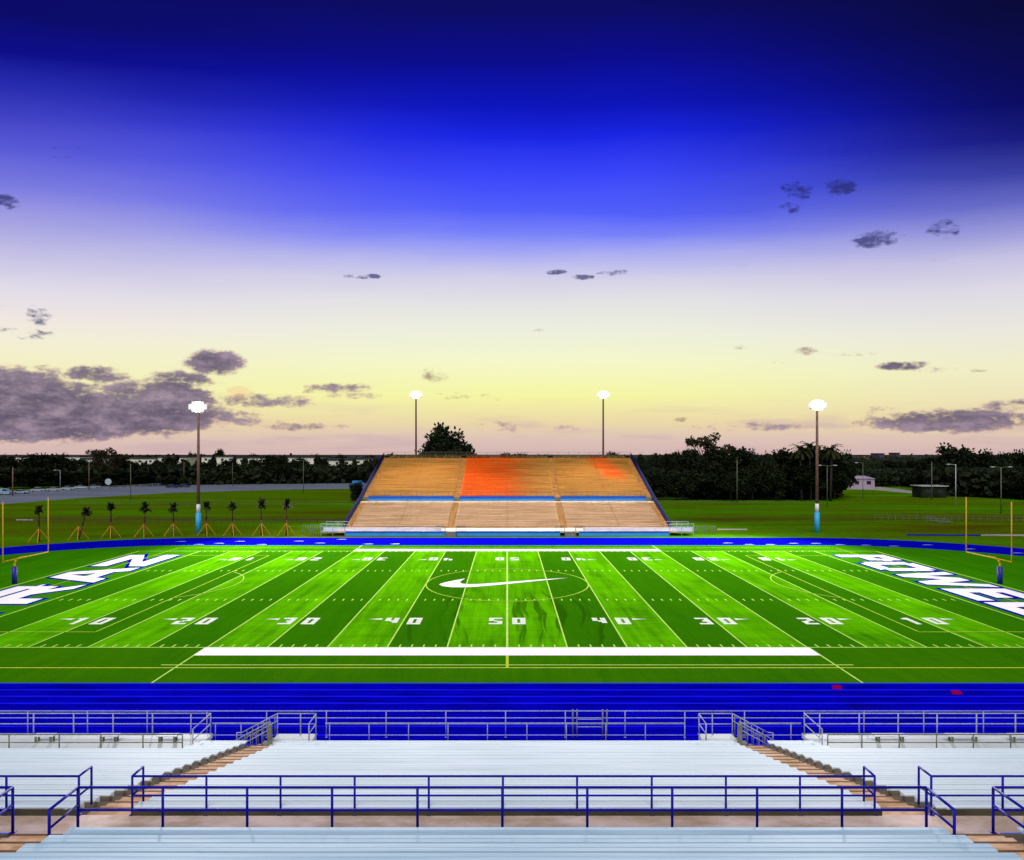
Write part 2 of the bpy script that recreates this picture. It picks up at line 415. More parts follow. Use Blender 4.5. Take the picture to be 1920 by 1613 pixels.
for s in (-1, 1):
    x0, x1 = sorted((s*50.4, s*34.0))
    b.rect(x0, x1, 55.2, 55.34, .0245); b.rect(x0, x1, 95.5, 95.64, .0245); b.rect(s*34-.07, s*34+.07, 55.36, 95.48, .0245)
    c = s*39.5; a = math.acos(5.5/9.15)
    a0, a1 = ((-a, a) if s < 0 else (math.pi-a, math.pi+a)); b.ring(c, 75.4, 9.08, 9.22, a0, a1, .0245, 30)
b.ring(0, 75.6, 9.02, 9.18, 0, 2*math.pi, .0245, 90)
b.build('soccer_circle', M['yfaint'], turf_o)

# numerals
SEG = {'0':'abcdef','1':'bc','2':'abged','3':'abgcd','4':'fgbc','5':'afgcd'}
def digit(b, ch, cx, cy, flip, z=.0285, w=1.18, hh=2.25, t=.46):
    sg = SEG[ch]
    R = {'a':(0,w,hh-t,hh),'d':(0,w,0,t),'g':(t,w-t,hh/2-t/2,hh/2+t/2),'f':(0,t,hh/2,hh-t),'e':(0,t,t,hh/2),'b':(w-t,w,hh/2,hh-t),'c':(w-t,w,t,hh/2)}
    if ch == '1': R = {'b':(w/2-t/2,w/2+t/2,0,hh),'c':(w/2-t/2-.28,w/2-t/2,hh-t*1.3,hh-t*.4)}
    if ch == '4': R['b'] = (w-t,w,hh/2,hh); R['f'] = (0,t,hh/2,hh)
    for q in sg:
        x0, x1, y0, y1 = R[q]
        if flip: x0, x1, y0, y1 = w-x1, w-x0, hh-y1, hh-y0
        b.rect(cx-w/2+x0, cx-w/2+x1, cy-hh/2+y0, cy-hh/2+y1, z)
b = MB()
for i in range(-4, 5):
    n = 5-abs(i); x = i*9.144
    for yc, fl in ((N0+7.8, False), (N1-7.3, True)):
        l, r = (str(n), '0') if not fl else ('0', str(n))
        digit(b, l, x-1.02, yc, fl); digit(b, r, x+1.02, yc, fl)
        if i:
            s = 1 if i > 0 else -1
            ya = yc+.65 if not fl else yc-.65
            b.poly([(x+s*1.95, ya-.3, .0285), (x+s*3.2, ya, .0285), (x+s*1.95, ya+.3, .0285)][::s])
b.build('yard_number', mat('worn number paint', (.80, .86, .70, 1), .9, .15, 1.5, spec=.1), turf_o)

# midfield tick logo
P = [(-7.6,74.7),(-7.1,73.9),(-6.2,73.35),(-5.0,73.25),(-3.6,73.5),(-1.5,74.35),(1.2,75.7),(4.0,77.1),(7.2,78.75),
     (4.0,77.75),(1.2,76.7),(-1.5,75.65),(-3.2,75.1),(-4.4,75.0),(-5.1,75.3),(-5.35,76.0),(-5.3,77.0),(-4.9,78.3),(-6.0,77.3),(-7.0,76.1),(-7.5,75.3)]
b = MB(); b.poly([(x, y, .033) for x, y in P]); b.build('midfield_logo', M['white'], turf_o)

# end zone words: TRAZ and POWELL
def letter(ch, w, h, t):
    T = t
    v_ = lambda x, y0=0, y1=h: [(x, y0), (x+T, y0), (x+T, y1), (x, y1)]
    hb = lambda y, x0=0, x1=w: [(x0, y), (x1, y), (x1, y+T*.86), (x0, y+T*.86)]
    th = T*.86
    def dg(x0, y0, x1, y1, q=T): return [(x0, y0), (x0+q, y0), (x1+q, y1), (x1, y1)]
    if ch == 'T': return [hb(h-th), v_(w/2-T/2, 0, h-th), [(w/2-T*.9, 0), (w/2-T/2, 0), (w/2-T/2, th*.6), (w/2-T*.9, th*.6)], [(w/2+T/2, 0), (w/2+T*.9, 0), (w/2+T*.9, th*.6), (w/2+T/2, th*.6)], [(0, h-th*1.6), (T*.5, h-th*1.6), (T*.5, h-th), (0, h-th)], [(w-T*.5, h-th*1.6), (w, h-th*1.6), (w, h-th), (w-T*.5, h-th)]]
    if ch == 'L': return [v_(0), hb(0, T, w), [(w-T*.5, th), (w, th), (w, th*1.7), (w-T*.5, th*1.7)]]
    if ch == 'E': return [v_(0), hb(0, T, w), hb(h-th, T, w), hb(h/2-th*.4, T, w*.78)]
    if ch == 'P': return [v_(0), hb(h-th, T, w-T*.4), hb(h*.36, T, w-T*.4), [(w-T, h*.36+th), (w-.0, h*.36+th), (w, h-th), (w-T, h-th)]]
    if ch == 'R': return [v_(0), hb(h-th, T, w-T*.4), hb(h*.36, T, w-T*.4), [(w-T, h*.36+th), (w, h*.36+th), (w, h-th), (w-T, h-th)], dg(w-T, 0, w*.45, h*.36)]
    if ch == 'O': return [v_(0, T*.4, h-T*.4), v_(w-T, T*.4, h-T*.4), [(T*.4, 0), (w-T*.4, 0), (w-T, th), (T, th)], [(T, h-th), (w-T, h-th), (w-T*.4, h), (T*.4, h)], ]
    if ch == 'A': return [dg(0, 0, w*.5-T*.75, h), dg(w-T, 0, w*.5-T*.25, h), [(w*.3, h*.22), (w*.7, h*.22), (w*.64, h*.22+th*.8), (w*.36, h*.22+th*.8)]]
    if ch == 'W': q = T*.85; return [dg(w*.17, 0, 0, h, q), dg(w*.17, 0, w*.5-q/2, h*.9, q), dg(w*.83-q, 0, w*.5-q/2, h*.9, q), dg(w*.83-q, 0, w-q, h, q)]
    if ch == 'Z': return [hb(0), hb(h-th), [(0, th), (T*1.3, th), (w, h-th), (w-T*1.3, h-th)]]
def grow(q, g):
    cx = sum(p[0] for p in q)/4; cy = sum(p[1] for p in q)/4; n = len(q); out = []
    for i in range(n):
        p = Vector(q[i]); a = (Vector(q[i-1])-p).normalized(); c = (Vector(q[(i+1) % n])-p).normalized()
        k = max(.35, abs(a.x*c.y-a.y*c.x)); out.append(tuple(p-(a+c)*(g/k)))
    return out
def word(txt, widths, gap, h, t, fn, nm):
    wb, bb = MB(), MB(); off = 0; k = 0
    for ch, w in zip(txt, widths):
        for q in letter(ch, w, h, t):
            k += 1
            a = [fn(off+x, y, .034+.0006*k) for x, y in q]; c = [fn(off+x, y, .008+.0005*k) for x, y in grow(q, .42)]
            wb.poly(a); bb.poly(c)
        off += w+gap
    bb.build(nm+'_outline', M['tblue'], turf_o); wb.build(nm, M['white'], turf_o)
word('TRAZ', (9.3, 9.4, 9.6, 9.2), 1.15, 7.0, 2.35, lambda x, y, z: (-46.95-y, 54.9+x, z), 'end_zone_word')
word('POWELL', (5.4, 6.6, 9.2, 5.8, 5.4, 5.2), .75, 7.0, 1.95, lambda x, y, z: (46.95+y, 96.0-x, z), 'end_zone_word')

# ------------------------------------------------------------------ stands
def steps(b, x0, x1, y0, dirn, z0, n, tread, rise, base=None):
    """solid stepped deck: y0 = front edge, dirn = +1/-1 the way it climbs"""
    for i in range(n):
        ya = y0+dirn*tread*i; yb = y0+dirn*tread*(i+1)
        z = z0+rise*i; zb = z-rise-.02 if base is None else base
        b.box(x0, x1, min(ya, yb), max(ya, yb), zb, z)
def bench_row(x0, x1, yc, z, dirn, seat_w=.29, double=True):
    b = MB(); g = .022; w2 = seat_w/2
    if double:
        b.box(x0, x1, yc-w2, yc-g/2, z+.385, z+.43); b.box(x0, x1, yc+g/2, yc+w2, z+.385, z+.43)
    else: b.box(x0, x1, yc-w2, yc+w2, z+.385, z+.43)
    n = max(1, int((x1-x0)/1.83)); 
    for i in range(n+1):
        x = x0+.45+(x1-x0-.9)*i/n
        b.box(x-.025, x+.025, yc-.06, yc+.06, z, z+.384)
    return b
AX0, AX1 = 10.73, 12.3
TR, RS = .765, .2206
near = thing('grandstand', (0, 25, 0), 'pale aluminium grandstand filling the foreground below the blue track', 'grandstand')
def bank(parent, x0, x1, y0, dirn, z0, n, tread, rise, mt, first=None, each=True, name='seating_bank'):
    b = MB(); steps(b, x0, x1, y0, dirn, z0, n, tread, rise)
    bk = b.build(name, M['under'] if each else mt, parent)
    allb = MB()
    for i in range(n):
        xa, xb = x0, x1
        if first and i == 0: xa, xb = first
        yc = y0+dirn*(tread*i+tread*.80); z = z0+rise*i
        r = bench_row(xa+.02, xb-.02, yc, z, dirn, double=each)
        if each: r.build('bench_row', mt, bk)
        else:
            k = len(allb.v); allb.v += r.v; allb.f += [tuple(k+j for j in f) for f in r.f]
    if not each: allb.build('bench_rows', mt, bk)
    return bk
YF = 32.2
bank(near, -AX0, AX0, YF, -1, .82, 17, TR, RS, M['alu'])
for s in (-1, 1):
    xa, xb = sorted((s*AX1, s*14.5)); xc, xd = sorted((s*AX1, s*30))
    bank(near, xa, xb, YF, -1, .82, 3, TR, RS, M['alu'])
    bank(near, xc, xd, YF-3*TR-.002, -1, .82+3*RS, 14, TR, RS, M['alu'])
# aisle steps, lower
for s in (-1, 1):
    xa, xb = sorted((s*AX0, s*AX1)); b = MB(); e = MB()
    for i in range(17):
        ya = YF-TR*i; z = .82+RS*i
        b.box(xa+.004, xb-.004, ya-TR, ya, z-RS-.03, z)
        if i: b.box(xa+.004, xb-.004, ya, ya+TR*.42, z-RS, z-RS*.5)
        e.box(xa+.01, xb-.01, ya-.06, ya+.003, z+.0, z+.006)
    k = b.build('aisle_stair', M['step'], near); e.build('nosing', M['stepedge'], k)
# back fascia and cross aisle
ZW = 4.55
b = MB(); b.box(-30, 30, 16.78, 19.19, ZW-.3, ZW); b.build('cross_aisle', M['concrete'], near)
b = MB()
for x0, x1 in ((-30, -AX1), (-AX0, AX0), (AX1, 30)): b.box(x0, x1, 19.145, 19.18, ZW+.004, 4.34+.37)
b.build('back_fascia', M['fascia'], near)
# upper deck
ZU = 5.42; TU, RU = .76, .25; UA0, UA1 = 10.62, 12.35
b = MB()
for x0, x1 in ((-30, -UA1), (-UA0, UA0), (UA1, 30)): b.box(x0, x1, 16.72, 16.78, ZW-.3, ZU)
b.build('upper_wall', M['midblue'], near)
for x0, x1 in ((-30, -UA1), (-UA0, UA0), (UA1, 30)):
    bk = bank(near, x0, x1, 16.72, -1, ZU, 11, TU, RU, M['alu_up'])
for s in (-1, 1):
    xa, xb = sorted((s*UA0, s*UA1)); b = MB(); e = MB()
    for i in range(4):
        b.box(xa+.004, xb-.004, 16.72+.30*(3-i), 16.72+.30*(4-i)+.01, ZW-.1, ZW+.22*(i)+.02)
    for i in range(11):
        ya = 16.72-TU*i; z = ZU+RU*i
        b.box(xa+.004, xb-.004, ya-TU, ya, z-RU-.03, z)
        b.box(xa+.004, xb-.004, ya-TU, ya-TU*.5, z+.001, z+RU*.5)
        e.box(xa+.01, xb-.01, ya-.07, ya+.003, z+.0, z+.006)
    k = b.build('aisle_stair', M['step'], near); e.build('nosing', M['stepedge'], k)
# landings at the aisle feet and platforms
for xa, xb in ((-11.48, -9.55), (9.58, 11.25)):
    b = MB(); b.box(xa, xb, 32.21, 33.5, 0, .82); b.build('landing', M['deck'], near)
for s in (-1, 1):
    xa, xb = sorted((s*14.75, s*30)); b = MB(); b.box(xa, xb, YF-3*TR+.01, 33.5, .62, .82); k = b.build('platform', M['deck'], near)
    b = MB(); b.box(xa, xb, 33.505, 33.53, .60, .835); b.build('edge_board', M['galv'], k)
    for i in range(8):
        x = s*(15+2*i); b = MB(); b.box(x-.06, x+.06, 33.2, 33.32, .0, .618); b.build('support_post', M['galvd'], k)
b = MB(); b.box(-30, 30, YF-.05, YF+.0, .0, .58); b.build('front_wall', M['riser'], near)
for s in (-1, 1):
    b = MB(); x0 = 11.5 if s < 0 else 11.27
    for i in range(5):
        xa, xb = sorted((s*(x0+.32*i), s*(x0+.32*(i+1)))); z = .82-.16*(i+1)
        if z > .02: b.box(xa, xb, 32.4, 33.45, z-.05, z)
    b.build('side_stair', M['galvd'], near)

# ------------------------------------------------------------------ railings
def railing(name, mt, xs, y, z0, hh, bars, label, r=.03, x0=None, x1=None, group=None, extra=None, cat='railing'):
    x0 = min(xs) if x0 is None else x0; x1 = max(xs) if x1 is None else x1
    t = thing(name, ((x0+x1)/2, y, z0), label, cat, group)
    for x in xs:
        b = MB(); b.tube((x, y, z0), (x, y, z0+hh), r); b.box(x-r*2, x+r*2, y-r*2, y+r*2, z0-.0, z0+.012); b.build('post', mt, t, True)
    for i, f in enumerate(bars):
        b = MB(); b.tube((x0, y, z0+hh*f), (x1, y, z0+hh*f), r*(1 if i == 0 else .9)); b.build('top_rail' if i == 0 else 'lower_rail', mt, t, True)
    if extra: extra(t)
    return t
R1 = 19.2; H1 = 5.66-ZW
def ret(mt, x, y0, y1, z0, hh, mid, r=.03, post0=False):
    """a return of the railing running along y"""
    def f(t):
        b = MB(); b.tube((x, y0, z0+hh), (x, y1, z0+hh), r); b.tube((x, y1, z0), (x, y1, z0+hh), r); b.build('return_rail', mt, t, True)
        b = MB(); b.tube((x, y0, z0+hh*mid), (x, y1, z0+hh*mid), r*.9); b.build('lower_rail', mt, t, True)
    return f
def both(*fs): return lambda t: [f(t) for f in fs]
s1 = F/R1
xs = [(p-VX)/s1 for p in (248, 387, 526, 665, 804, 943, 1082, 1222, 1361, 1500, 1640)]
railing('railing', M['bluerail'], xs, R1, ZW, H1, (1, .5), 'long navy railing behind the middle lower seats, between the two brown stairs', .032,
        extra=both(ret(M['bluerail'], xs[0], R1, R1+.58, ZW, H1, .5, .032), ret(M['bluerail'], xs[-1], R1, R1+.58, ZW, H1, .5, .032)))
xs = [(p-VX)/s1 for p in (-266, -127, 12, 148)]
railing('railing', M['bluerail'], xs, R1, ZW, H1, (1, .5), 'navy blue railing behind the left lower seats, left of the brown stair', .032, extra=ret(M['bluerail'], xs[-1], R1, R1+.58, ZW, H1, .5, .032))
xs = [(p-VX)/s1 for p in (1746, 1880, 2019, 2158)]
railing('railing', M['bluerail'], xs, R1, ZW, H1, (1, .5), 'navy blue railing behind the right lower seats, right of the brown stair', .032, extra=ret(M['bluerail'], xs[0], R1, R1+.58, ZW, H1, .5, .032))
R2 = 16.8; s2 = F/R2; Z2 = 5.46; H2 = 6.555-Z2
for (x, lab, side) in ((None, 0, 0),):
    xs = [(p-VX)/s2 for p in (147, 306, 464, 623, 783, 942, 1101, 1260, 1419, 1578, 1736)]
    railing('railing', M['bluerail'], xs, R2-.02, ZU, H2+.04, (1, .5), 'nearest navy blue railing across the middle, at the front of the closest seats', .034,
        extra=both(ret(M['bluerail'], xs[0], R2-.02, R2-1.07, ZU+.26, H2-.22, .5, .034), ret(M['bluerail'], xs[-1], R2-.02, R2-1.07, ZU+.26, H2-.22, .5, .034)))
xs = [(p-VX)/s2 for p in (-290, -131, 25)]
railing('railing', M['bluerail'], xs, R2-.02, ZU, H2+.04, (1, .5), 'navy blue railing end at the lower left edge of the picture', .034, extra=ret(M['bluerail'], xs[-1], R2-.02, R2-1.07, ZU+.26, H2-.22, .5, .034))
xs = [(p-VX)/s2 for p in (1861, 2020, 2179)]
railing('railing', M['bluerail'], xs, R2-.02, ZU, H2+.04, (1, .5), 'navy blue railing end at the lower right edge of the picture', .034, extra=ret(M['bluerail'], xs[0], R2-.02, R2-1.07, ZU+.26, H2-.22, .5, .034))

# galvanised fence between stand and track (far one)
YA = 35.0
xs = [at(724+112*k, YA) for k in range(-9, 13)]
def gate(t):
    for px in (1074, 1082, 1130, 1138):
        x = at(px, YA); b = MB(); b.tube((x, YA, 0), (x, YA, 1.46), .035); b.build('gate_post', M['galvd'], t, True)
    b = MB(); b.tube((at(1082, YA), YA, .95), (at(1130, YA), YA, .95), .02); b.tube((at(1082, YA), YA, .55), (at(1130, YA), YA, .55), .02); b.build('gate_bar', M['galv'], t, True)
railing('fence', M['galv'], xs, YA, 0, 1.38, (1, .74), 'long galvanised pipe fence with a gate, standing along the near edge of the blue track', .024, extra=gate, cat='fence')
# middle and side front rails at the foot of the seats
YB = 34.0
def gap_fence(p0, p1, lab):
    xs = [at(p, YB) for p in range(p0, p1+1, 74)]
    return railing('railing', M['galv'], xs, YB, 0, 1.16, (1, .96, .47), lab, .022, at(p0-8, YB), at(p1, YB))
gap_fence(618, 1284, 'low galvanised railing in front of the middle lower seats, just behind the blue apron')
railing('railing', M['galv'], [at(p, YB) for p in (404, 452)], YB, 0, 1.16, (1, .96, .47), 'short galvanised railing between the left platform and the left side steps', .022, at(398, YB), at(512, YB))
railing('railing', M['galv'], [at(p, YB) for p in (1483,)], YB, 0, 1.16, (1, .96, .47), 'short galvanised railing between the right side steps and the right platform', .022, at(1385, YB), at(1502, YB))
# platform railings
YP = 33.46; zp = .82; hp = 1.04
xs = [at(p, YP) for p in (-160, -86, -12, 63, 138, 212, 286, 358, 395)]
railing('railing', M['galv'], xs, YP, zp, hp, (1, .5), 'galvanised railing along the track side of the left platform', .028, extra=ret(M['galv'], xs[-1], YP, YP-1.9, zp, hp, .5, .026))
xs = [at(p, YP) for p in (1508, 1537, 1611, 1684, 1757, 1831, 1904, 1978, 2050)]
railing('railing', M['galv'], xs, YP, zp, hp, (1, .5), 'galvanised railing along the track side of the right platform', .028, extra=ret(M['galv'], xs[0], YP, YP-1.9, zp, hp, .5, .026))
YQ = YF-.55
xs = [at(p, YQ) for p in (-60, 17, 111, 189, 268, 342)]
railing('railing', M['galvd'], xs, YQ, zp, .75, (1, .5), 'low dull metal railing on the seat side of the left platform, beside the white benches', .03)
xs = [at(p, YQ) for p in (1552, 1616, 1686, 1756, 1825, 1895, 1965)]
railing('railing', M['galvd'], xs, YQ, zp, .75, (1, .5), 'low dull metal railing on the seat side of the right platform, beside the white benches', .03)
# landing rails and side-stair handrails
for s, lab in ((-1, 'left'), (1, 'right')):
    xi = 9.55 if s < 0 else 9.58; xo = 11.48 if s < 0 else 11.25
    def ex(t, s=s, xi=xi, xo=xo):
        for y in (33.44, 32.45):
            b = MB(); q = 1.75
            b.path([(s*xo, y, 1.86), (s*(xo+q), y, .92), (s*(xo+q+.28), y, .90), (s*(xo+q+.28), y, .45)], .026)
            b.tube((s*xo, y, 1.5), (s*(xo+q), y, .55), .022); b.build('handrail', M['galv'], t, True)
            for i in range(6):
                b = MB(); x = s*(xo+.12+.28*i); b.tube((x, y, max(.02, .70-.15*i)), (x, y, 1.78-.15*i), .024); b.build('baluster', M['galvd'], t, True)
        b = MB(); b.tube((s*xi, 33.44, .82), (s*xi, 33.44, 1.86), .03); b.tube((s*xi, 33.44, 1.84), (s*xi, 32.25, 1.84), .026); b.tube((s*xi, 32.25, .82), (s*xi, 32.25, 1.86), .03); b.tube((s*xi, 33.44, 1.35), (s*xi, 32.25, 1.35), .022)
        b.build('return_rail', M['galv'], t, True)
        b = MB(); b.box(s*xo-.09, s*xo+.09, 32.28, 32.46, 0, 1.75); b.build('corner_post', M['galvd'], t)
    railing('railing', M['galv'], [s*xi, s*(xi+.4*(xo-xi)), s*xo], 33.44, .82, 1.04, (1, .5), 'galvanised railing with sloping handrails on the %s stair landing' % lab, .026, extra=ex)

# white benches on the platforms
def make_bench(x, w, label, group):
    t = thing('bench', (x, 32.6, .82), label, 'bench', group)
    b = MB(); b.box(x-w/2, x+w/2, 32.44, 32.60, 1.12, 1.17); b.box(x-w/2, x+w/2, 32.615, 32.77, 1.12, 1.17); b.build('seat', M['bench'], t)
    for s in (-1, 1):
        b = MB(); xx = x+s*w*.36; b.box(xx-.04, xx+.04, 32.45, 32.52, .82, 1.07); b.box(xx-.04, xx+.04, 32.68, 32.75, .82, 1.07); b.box(xx-.04, xx+.04, 32.45, 32.75, 1.07, 1.118); b.build('leg', M['benchleg'], t)
    return t
G = 'white benches on the two side platforms'
make_bench(at(84, 32.6), 1.0, 'white bench on the left platform, the one farther left', G)
make_bench(at(205, 32.6), .95, 'white bench on the left platform, second from the left edge', G)
make_bench(at(315, 32.6), 1.0, 'pale bench on the left platform nearest the end railing', G)
make_bench(at(1668, 32.6), 1.6, 'white bench on the right platform nearest the side steps', G)
make_bench(at(1805, 32.6), 1.6, 'white bench in the middle of the right platform', G)
make_bench(at(1915, 32.6), 1.2, 'white bench on the right platform cut by the right edge of the picture', G)

# ------------------------------------------------------------------ far stand
far = thing('grandstand', (0, 122, 0), 'tan grandstand with painted orange glow and cyan wall across the field, facing the camera', 'grandstand')
FY = 122.6; HW = 29.8; A0, A1 = 9.75, 11.0
for x0, x1 in ((-HW+1.2, -A1), (-A0, A0), (A1, HW-1.2)):
    bank(far, x0, x1, FY, 1, .82, 17, TR, RS, M['wood_lo'], each=False)
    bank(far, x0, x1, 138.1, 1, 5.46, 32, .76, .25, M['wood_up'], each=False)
for x0, x1 in ((-HW, -HW+1.195), (-A1+.005, -A0-.005), (A0+.005, A1-.005), (HW-1.195, HW)):
    b = MB(); steps(b, x0, x1, 138.1, 1, 5.46, 32, .76, .25); b.build('aisle_stair', M['aisle'], far)
    b = MB(); steps(b, x0, x1, FY, 1, .82, 17, TR, RS)
    for i in range(34): b.box(x0+.15, x1-.15, FY+.382*i, FY+.382*(i+1), .6+.11*i, .82+.11*i+.05)
    b.build('aisle_stair', M['aisle'], far)
b = MB(); b.box(-HW, HW, 135.62, 138.05, 4.2, 4.57); b.build('cross_aisle', M['concrete'], far)
b = MB(); c = MB(); d = MB()
for x0, x1 in ((-HW+1.2, -A1), (-A0, A0), (A1, HW-1.2)):
    b.box(x0, x1, 138.0, 138.06, 4.57, 5.05); c.box(x0, x1, 137.99, 138.06, 5.055, 5.62)
    n = 16
    for i in range(n+1):
        x = x0+(x1-x0)*i/n; d.tube((x, 138.03, 5.62), (x, 138.03, 6.5), .03, n=5)
    d.tube((x0, 138.03, 6.5), (x1, 138.03, 6.5), .03, n=5)
b.build('cyan_panel', M['cyan'], far); c.build('blue_panel', M['midblue'], far); d.build('upper_railing', M['galvd'], far)
for s in (-1, 1):
    b = MB(); x = s*(HW+.12)
    def side(ya, za, yb, zb, hgt):
        b.poly([(x, ya, za-.3), (x, yb, zb-.3), (x, yb, zb+hgt), (x, ya, za+hgt)]); x2 = x+s*.12
        b.poly([(x2, ya, za-.3), (x2, ya, za+hgt), (x2, yb, zb+hgt), (x2, yb, zb-.3)]); b.poly([(x, ya, za+hgt), (x, yb, zb+hgt), (x2, yb, zb+hgt), (x2, ya, za+hgt)])
        b.poly([(x, ya, za-.3), (x, ya, za+hgt), (x2, ya, za+hgt), (x2, ya, za-.3)])
    side(FY, .82, 135.6, 4.57, 1.0); side(135.61, 4.57, 138.0, 5.46, 1.0); side(138.01, 5.46, 162.4, 13.46, 1.0)
    b.build('side_panel', M['navy'], far)
b = MB()
for i in range(25):
    x = -HW+2*HW*i/24; b.tube((x, 162.5, 13.2), (x, 162.5, 14.6), .035, n=5)
for z in (14.6, 14.1, 13.75): b.tube((-HW, 162.5, z), (HW, 162.5, z), .03, n=5)
b.build('back_railing', M['galvd'], far)
b = MB(); b.box(-HW, HW, 162.42, 162.48, 0, 13.2); b.build('back_wall', M['riser'], far)
b = MB(); b.box(-HW, HW, 138.07, 138.09, 0, 5.4)
for x in range(-28, 29, 4): b.box(x-.15, x+.15, 150, 150.3, 0, 9); b.box(x-.15, x+.15, 161.8, 162.1, 0, 12.8)
b.build('support_frame', M['galvd'], far)
b = MB(); b.box(-HW, HW, 117.65, FY-.01, .55, .82); b.box(-HW, HW, FY, FY+.1, 0, .6); b.build('platform', M['concrete'], far)
b = MB()
for x0, x1 in ((-28.4, -10.9), (-8.9, 9.3), (12.6, 28.4)): b.box(x0, x1, 117.5, 117.6, 0, .50); 
b.build('cyan_wall', M['cyan'], far)
b = MB()
for x0, x1 in ((-28.4, -10.9), (-8.9, 9.3), (12.6, 28.4)): b.box(x0, x1, 117.49, 117.6, .504, .84)
b.build('wall_cap', M['midblue'], far)
for xa, xb in ((-32.6, -11.6), (13.4, 32.9)):
    b = MB(); b.box(xa, xb, 118.6, 118.7, .824, 1.36); b.build('white_board', M['fwhite'], far)
for s in (-1, 1):
    b = MB(); xa, xb = sorted((s*28.6, s*32.8)); b.box(xa, xb, 117.7, 121.5, .6, .8)
    for x in (xa, (xa+xb)/2, xb):
        for y in (117.8, 121.4): b.tube((x, y, 0), (x, y, 2.1), .05, n=6)
    for y in (117.8, 121.4):
        for z in (2.1, 1.6): b.tube((xa, y, z), (xb, y, z), .045, n=6)
    b.build('end_ramp', M['galv'], far)
    b = MB(); xc = -9.9 if s < 0 else 11.
    for i in range(5): b.box(xc-.9, xc+.9, 116.4+.24*i, 116.4+.24*(i+1), 0, .15*(i+1))
    for sx in (-1, 1):
        b.tube((xc+sx*.95, 116.4, .9), (xc+sx*.95, 117.6, 1.75), .045, n=6); b.tube((xc+sx*.95, 116.4, 0), (xc+sx*.95, 116.4, .9), .045, n=6)
        b.tube((xc+sx*.95, 117.6, 1.75), (xc+sx*2.6, 117.6, 1.75), .045, n=6)
        for i in range(7): b.tube((xc+sx*(.95+.27*i), 117.62, .8), (xc+sx*(.95+.27*i), 117.62, 1.75), .03, n=5)
    b.build('entry_stair', M['galvd'], far)
b = MB()
for x, y0, y1 in ((-20, FY, 135.5), (0, FY, 135.5), (20.5, FY, 135.5), (-20, 138.2, 162), (20.5, 138.2, 162)):
    n = 17 if y0 < 130 else 32; z0 = .82 if y0 < 130 else 5.46; tt, rr = (TR, RS) if y0 < 130 else (.76, .25)
    for i in range(n): b.box(x-.07, x+.07, y0+tt*i+.2, y0+tt*i+tt-.05, z0+rr*i+.435, z0+rr*i+.45)
b.build('seat_joint', M['stepedge'], far)

# small fences beside the far stand
def smallfence(p0, p1, rowb, label, hh=1.8, n=8):
    Y = dep(rowb); xs = [at(p0+(p1-p0)*i/n, Y) for i in range(n+1)]
    railing('fence', M['galvd'], xs, Y, 0, hh, (1, .55), label, .05, cat='fence')
smallfence(568, 604, 1004, 'grey mesh gate fence at the left foot of the tan grandstand')
smallfence(1302, 1340, 1003, 'grey metal fence at the right foot of the tan grandstand', 1.5)

# ------------------------------------------------------------------ floodlight towers
def tower(px, Y, head_row, label, padded, spot=None):
    x = at(px, Y); zt = zat(head_row, Y); t = thing('floodlight_tower', (x, Y, 0), label, 'floodlight', 'floodlight towers behind the field')
    zb = 5.4 if padded else 0
    b = MB(); b.tube((x, Y, 0 if not padded else 3.7), (x, Y, zt), .30, .19, 12); b.build('pole', M['poleb'] if padded else M['pole'], t, True)
    if padded:
        b = MB(); b.tube((x, Y, 0), (x, Y, 3.7), .45, .45, 14); b.build('padding', M['cyanpad'], t, True)
        b = MB(); b.tube((x, Y, 3.7), (x, Y, 5.3), .36, .34, 12); b.build('white_sleeve', M['fwhite'], t, True)
    b = MB()
    for z in (zt-.45, zt+.35): b.box(x-1.3, x+1.3, Y-.08, Y+.08, z-.08, z+.08)
    b.box(x-.12, x+.12, Y-.1, Y+.1, zt-.6, zt+.6); b.build('crossarm', M['housing'], t)
    for z, nl in ((zt-.52, 4), (zt-.06, 6), (zt+.40, 6), (zt+.86, 4)):
        for i in range(nl):
            xx = x+.56*(i-(nl-1)/2)
            b = MB(); d = Vector((0-xx*.35, -30, -12)).normalized(); p = Vector((xx, Y-.25, z))
            b.tube(p-d*.28, p, .14, .29, 8); hs = b.build('lamp', M['housing'], t, True)
            b = MB(); b.tube(p+d*.002, p+d*.06, .30, .26, 10); b.build('lens', M['lampdim'] if i in (0, nl-1) else M['lamp'], hs)
    L = bpy.data.lights.new('floodlight', 'SPOT'); L.energy = spot; L.spot_size = math.radians(95); L.spot_blend = .9; L.color = (1, .97, .92); L.shadow_soft_size = 1.5
    o = bpy.data.objects.new('floodlight', L); COL.objects.link(o); o.location = (0, -1.2, zt+.1)
    o.rotation_euler = (Vector((x, Y-1.2, zt))-Vector((x*.25, 82, 0))).to_track_quat('Z', 'Y').to_euler(); o.parent = t
    return t
tower(372, 121, 765, 'leftmost of four floodlight towers, with a cyan padded base', True, 185000)
tower(780, 168, 742, 'dark floodlight tower rising behind the grandstand, beside the round tree', False, 185000)
tower(1131, 168, 742, 'dark floodlight tower rising behind the right part of the grandstand', False, 185000)
tower(1532, 122.5, 762, 'rightmost of four floodlight towers, with a cyan padded base', True, 185000)

